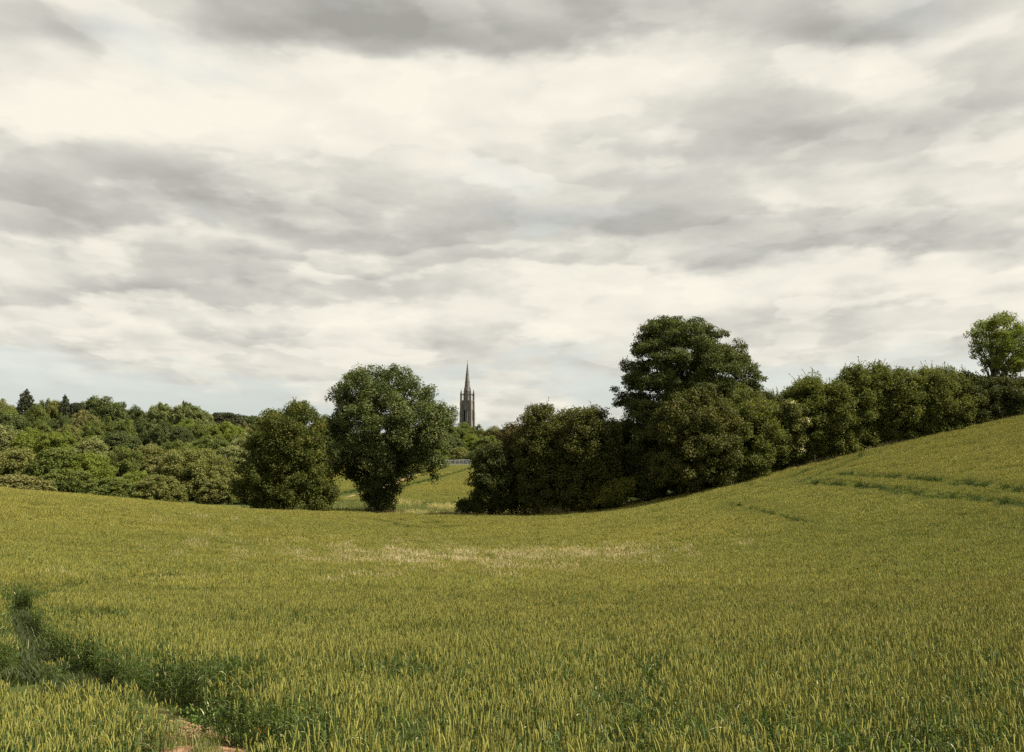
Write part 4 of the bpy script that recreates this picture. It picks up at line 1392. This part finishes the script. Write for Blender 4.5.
def world():
    w = bpy.data.worlds.new("World")
    S.world = w
    w.use_nodes = True
    nt = w.node_tree
    N, L = nt.nodes, nt.links
    N.clear()
    sky = N.new("ShaderNodeTexSky")
    sky.sky_type = 'NISHITA'
    sky.sun_disc = False
    sky.sun_elevation = SUN_EL
    sky.sun_rotation = SUN_AZ
    sky.dust_density = 2.5
    tc = N.new("ShaderNodeTexCoord").outputs['Generated']
    nv = N.new("ShaderNodeVectorMath")
    nv.operation = 'NORMALIZE'
    L.new(tc, nv.inputs[0])
    sep = N.new("ShaderNodeSeparateXYZ")
    L.new(nv.outputs[0], sep.inputs[0])
    dx, dy, dz = sep.outputs
    M = lambda op, a, b=None, c=False: math_node(nt, op, a, b, c)
    az = M('ARCTAN2', dx, dy)
    el = M('ARCSINE', dz)
    elp = M('MAXIMUM', el, 0.0)
    # a rough perspective of a cloud layer: features flatten and shrink towards the horizon
    den = M('ADD', elp, 0.17)
    cu = M('DIVIDE', az, M('ADD', elp, 0.30))
    cv = M('MULTIPLY', M('LOGARITHM', den, math.e), 1.45)
    cmb = N.new("ShaderNodeCombineXYZ")
    L.new(cu, cmb.inputs[0])
    L.new(cv, cmb.inputs[1])
    P = cmb.outputs[0]

    def off(v, o):
        n = N.new("ShaderNodeVectorMath")
        n.operation = 'ADD'
        L.new(v, n.inputs[0])
        n.inputs[1].default_value = o
        return n.outputs[0]
    # noise bends the placed banks so their edges are ragged
    w1 = noise(nt, off(P, (3.1, 7.7, 0)), 3.6, 5.0, 0.52)
    w2 = noise(nt, off(P, (11.3, 1.9, 4)), 3.6, 5.0, 0.52)
    ax = M('ADD', az, M('MULTIPLY', M('SUBTRACT', w1, 0.5), 0.20))
    ey = M('ADD', el, M('MULTIPLY', M('SUBTRACT', w2, 0.5), 0.085))
    total = None
    # banks of cloud: x, row, half width, reach above, reach below (pixels of a 1200 px focal length), strength (+ bright, - grey)
    BANKS = [
        (430, 22, 200, 60, 26, -0.75), (330, 14, 120, 40, 22, -0.35), (620, 8, 160, 40, 40, -0.40), (60, 30, 70, 40, 25, -0.25),
        (250, 105, 260, 50, 60, 0.50), (60, 130, 120, 40, 35, 0.30), (330, 60, 60, 30, 30, 0.2), (110, 225, 170, 50, 18, -0.62), (250, 190, 110, 30, 30, -0.16),
        (390, 165, 90, 28, 45, 0.30), (420, 240, 160, 24, 8, -0.38), (210, 245, 100, 20, 14, 0.2), (330, 262, 170, 12, 7, -0.30), (160, 300, 190, 22, 9, -0.50), (420, 290, 120, 16, 10, -0.22),
        (30, 260, 60, 16, 12, 0.05), (280, 330, 260, 22, 16, 0.34), (480, 305, 130, 18, 25, 0.32), (60, 325, 60, 10, 8, -0.18), (330, 352, 130, 9, 6, -0.28), (60, 355, 120, 20, 12, -0.20),
        (650, 75, 130, 35, 28, 0.38), (860, 95, 60, 30, 20, 0.32), (870, 28, 90, 40, 28, -0.55), (960, 20, 90, 30, 30, -0.25), (990, 60, 60, 25, 20, 0.2), (760, 130, 110, 28, 24, -0.34),
        (960, 130, 110, 28, 24, -0.30), (560, 130, 70, 20, 20, 0.22), (600, 215, 130, 36, 18, -0.42), (760, 175, 200, 26, 14, -0.12), (860, 245, 170, 34, 15, -0.56), (985, 205, 60, 22, 22, 0.10), (600, 262, 160, 14, 9, -0.35),
        (780, 212, 60, 8, 6, 0.26), (760, 285, 280, 22, 30, 0.36), (560, 330, 60, 20, 20, 0.2), (730, 315, 90, 14, 11, -0.30), (960, 300, 110, 18, 18, 0.20), (1010, 270, 30, 12, 8, -0.35), (930, 300, 40, 12, 10, -0.22),
    ]
    for x, row, hw, up, dn, amp in BANKS:
        row += 3 + (0.45 * dn if amp < 0 else 0)
        c0, c1 = math.atan((x - 512) / F), math.atan((440 - row) / F)
        a = M('MULTIPLY', M('SUBTRACT', ax, c0), F / hw)
        e = M('SUBTRACT', ey, c1)
        ev = M('ADD', M('MULTIPLY', M('MAXIMUM', e, 0.0), F / up), M('MULTIPLY', M('MINIMUM', e, 0.0), F / (dn * 0.5)))
        qd = M('ADD', M('MULTIPLY', a, a), M('MULTIPLY', ev, ev))
        gss = M('MULTIPLY', M('EXPONENT', M('MULTIPLY', qd, -1.0)), amp * 0.74)
        total = gss if total is None else M('ADD', total, gss)
    sc = N.new("ShaderNodeVectorMath")
    sc.operation = 'MULTIPLY'
    L.new(P, sc.inputs[0])
    sc.inputs[1].default_value = (0.9, 1.2, 1.0)
    P = sc.outputs[0]
    n1 = noise(nt, off(P, (1.7, 2.2, 0)), 1.9, 7.0, 0.55)
    n2 = noise(nt, off(P, (1.7, 2.2, 0)), 6.0, 5.0, 0.52)
    n2b = noise(nt, off(P, (1.7 - 0.035, 2.2 - 0.045, 0)), 6.0, 4.0, 0.52)
    relief = M('SUBTRACT', n2, n2b)
    B = M('ADD', 0.62, total)
    B = M('ADD', B, M('MULTIPLY', M('SUBTRACT', n1, 0.5), 0.28))
    B = M('ADD', B, M('MULTIPLY', M('SUBTRACT', n2, 0.5), 0.14))
    B = M('ADD', B, M('MULTIPLY', relief, 0.6))
    n3 = noise(nt, off(P, (8.7, 4.2, 2)), 3.4, 6.0, 0.5)
    n3b = noise(nt, off(P, (2.7, 6.2, 5)), 5.2, 5.0, 0.5)
    B = M('ADD', B, M('MULTIPLY', M('SUBTRACT', ramp(nt, n3, 0.48, 0.57), 0.5), 0.15))
    B = M('ADD', B, M('MULTIPLY', M('SUBTRACT', ramp(nt, n3b, 0.495, 0.565), 0.4), 0.15))
    B = M('ADD', M('MULTIPLY', B, 0.88), 0.115)
    cr = N.new("ShaderNodeValToRGB")
    L.new(B, cr.inputs[0])
    e = cr.color_ramp
    e.interpolation = 'LINEAR'
    e.elements[0].position = 0.0
    e.elements[0].color = (0.350, 0.348, 0.322, 1)
    e.elements[1].position = 1.0
    e.elements[1].color = (0.880, 0.852, 0.755, 1)
    for p, c in ((0.25, (0.455, 0.453, 0.425)), (0.5, (0.600, 0.593, 0.550)), (0.75, (0.790, 0.770, 0.695))):
        k = e.elements.new(p)
        k.color = (*c, 1)
    # thin places low down where pale blue shows
    gapn = noise(nt, off(P, (5.5, 9.2, 1)), 2.4, 7.0, 0.6)
    low = M('SUBTRACT', 1.0, ramp(nt, el, 0.0, 0.12))
    gap = ramp(nt, M('ADD', gapn, M('MULTIPLY', low, 0.22)), 0.58, 0.70)
    gap = M('MULTIPLY', gap, M('ADD', 0.25, M('MULTIPLY', low, 0.75)))
    blue = mix_col(nt, 0.80, mix_col(nt, 1.0, sky.outputs[0], (1, 1, 1), 'MULTIPLY'), (2.42, 2.64, 2.52))
    cl = mix_col(nt, 1.0, cr.outputs[0], (4.0, 3.95, 3.84), 'MULTIPLY')
    col = mix_col(nt, gap, cl, blue)
    # overhead and behind it is broken cloud too: more open blue high up, so the noise alone decides there
    bg = N.new("ShaderNodeBackground")
    L.new(col, bg.inputs[0])
    bg.inputs[1].default_value = 0.1
    o = N.new("ShaderNodeOutputWorld")
    L.new(bg.outputs[0], o.inputs[0])
    w.cycles.sampling_method = 'MANUAL'
    w.cycles.sample_map_resolution = 512


world()

# ------------------------------------------------------------------ render settings
S.render.engine = 'CYCLES'
S.view_settings.view_transform = 'Standard'
S.view_settings.look = 'None'
S.view_settings.exposure = 1.45
S.view_settings.gamma = 1.0
S.view_settings.use_curve_mapping = False
S.cycles.max_bounces = 5
S.cycles.diffuse_bounces = 3
S.cycles.glossy_bounces = 1
S.cycles.transmission_bounces = 3
S.cycles.sample_clamp_indirect = 4.0
S.cycles.use_denoising = False
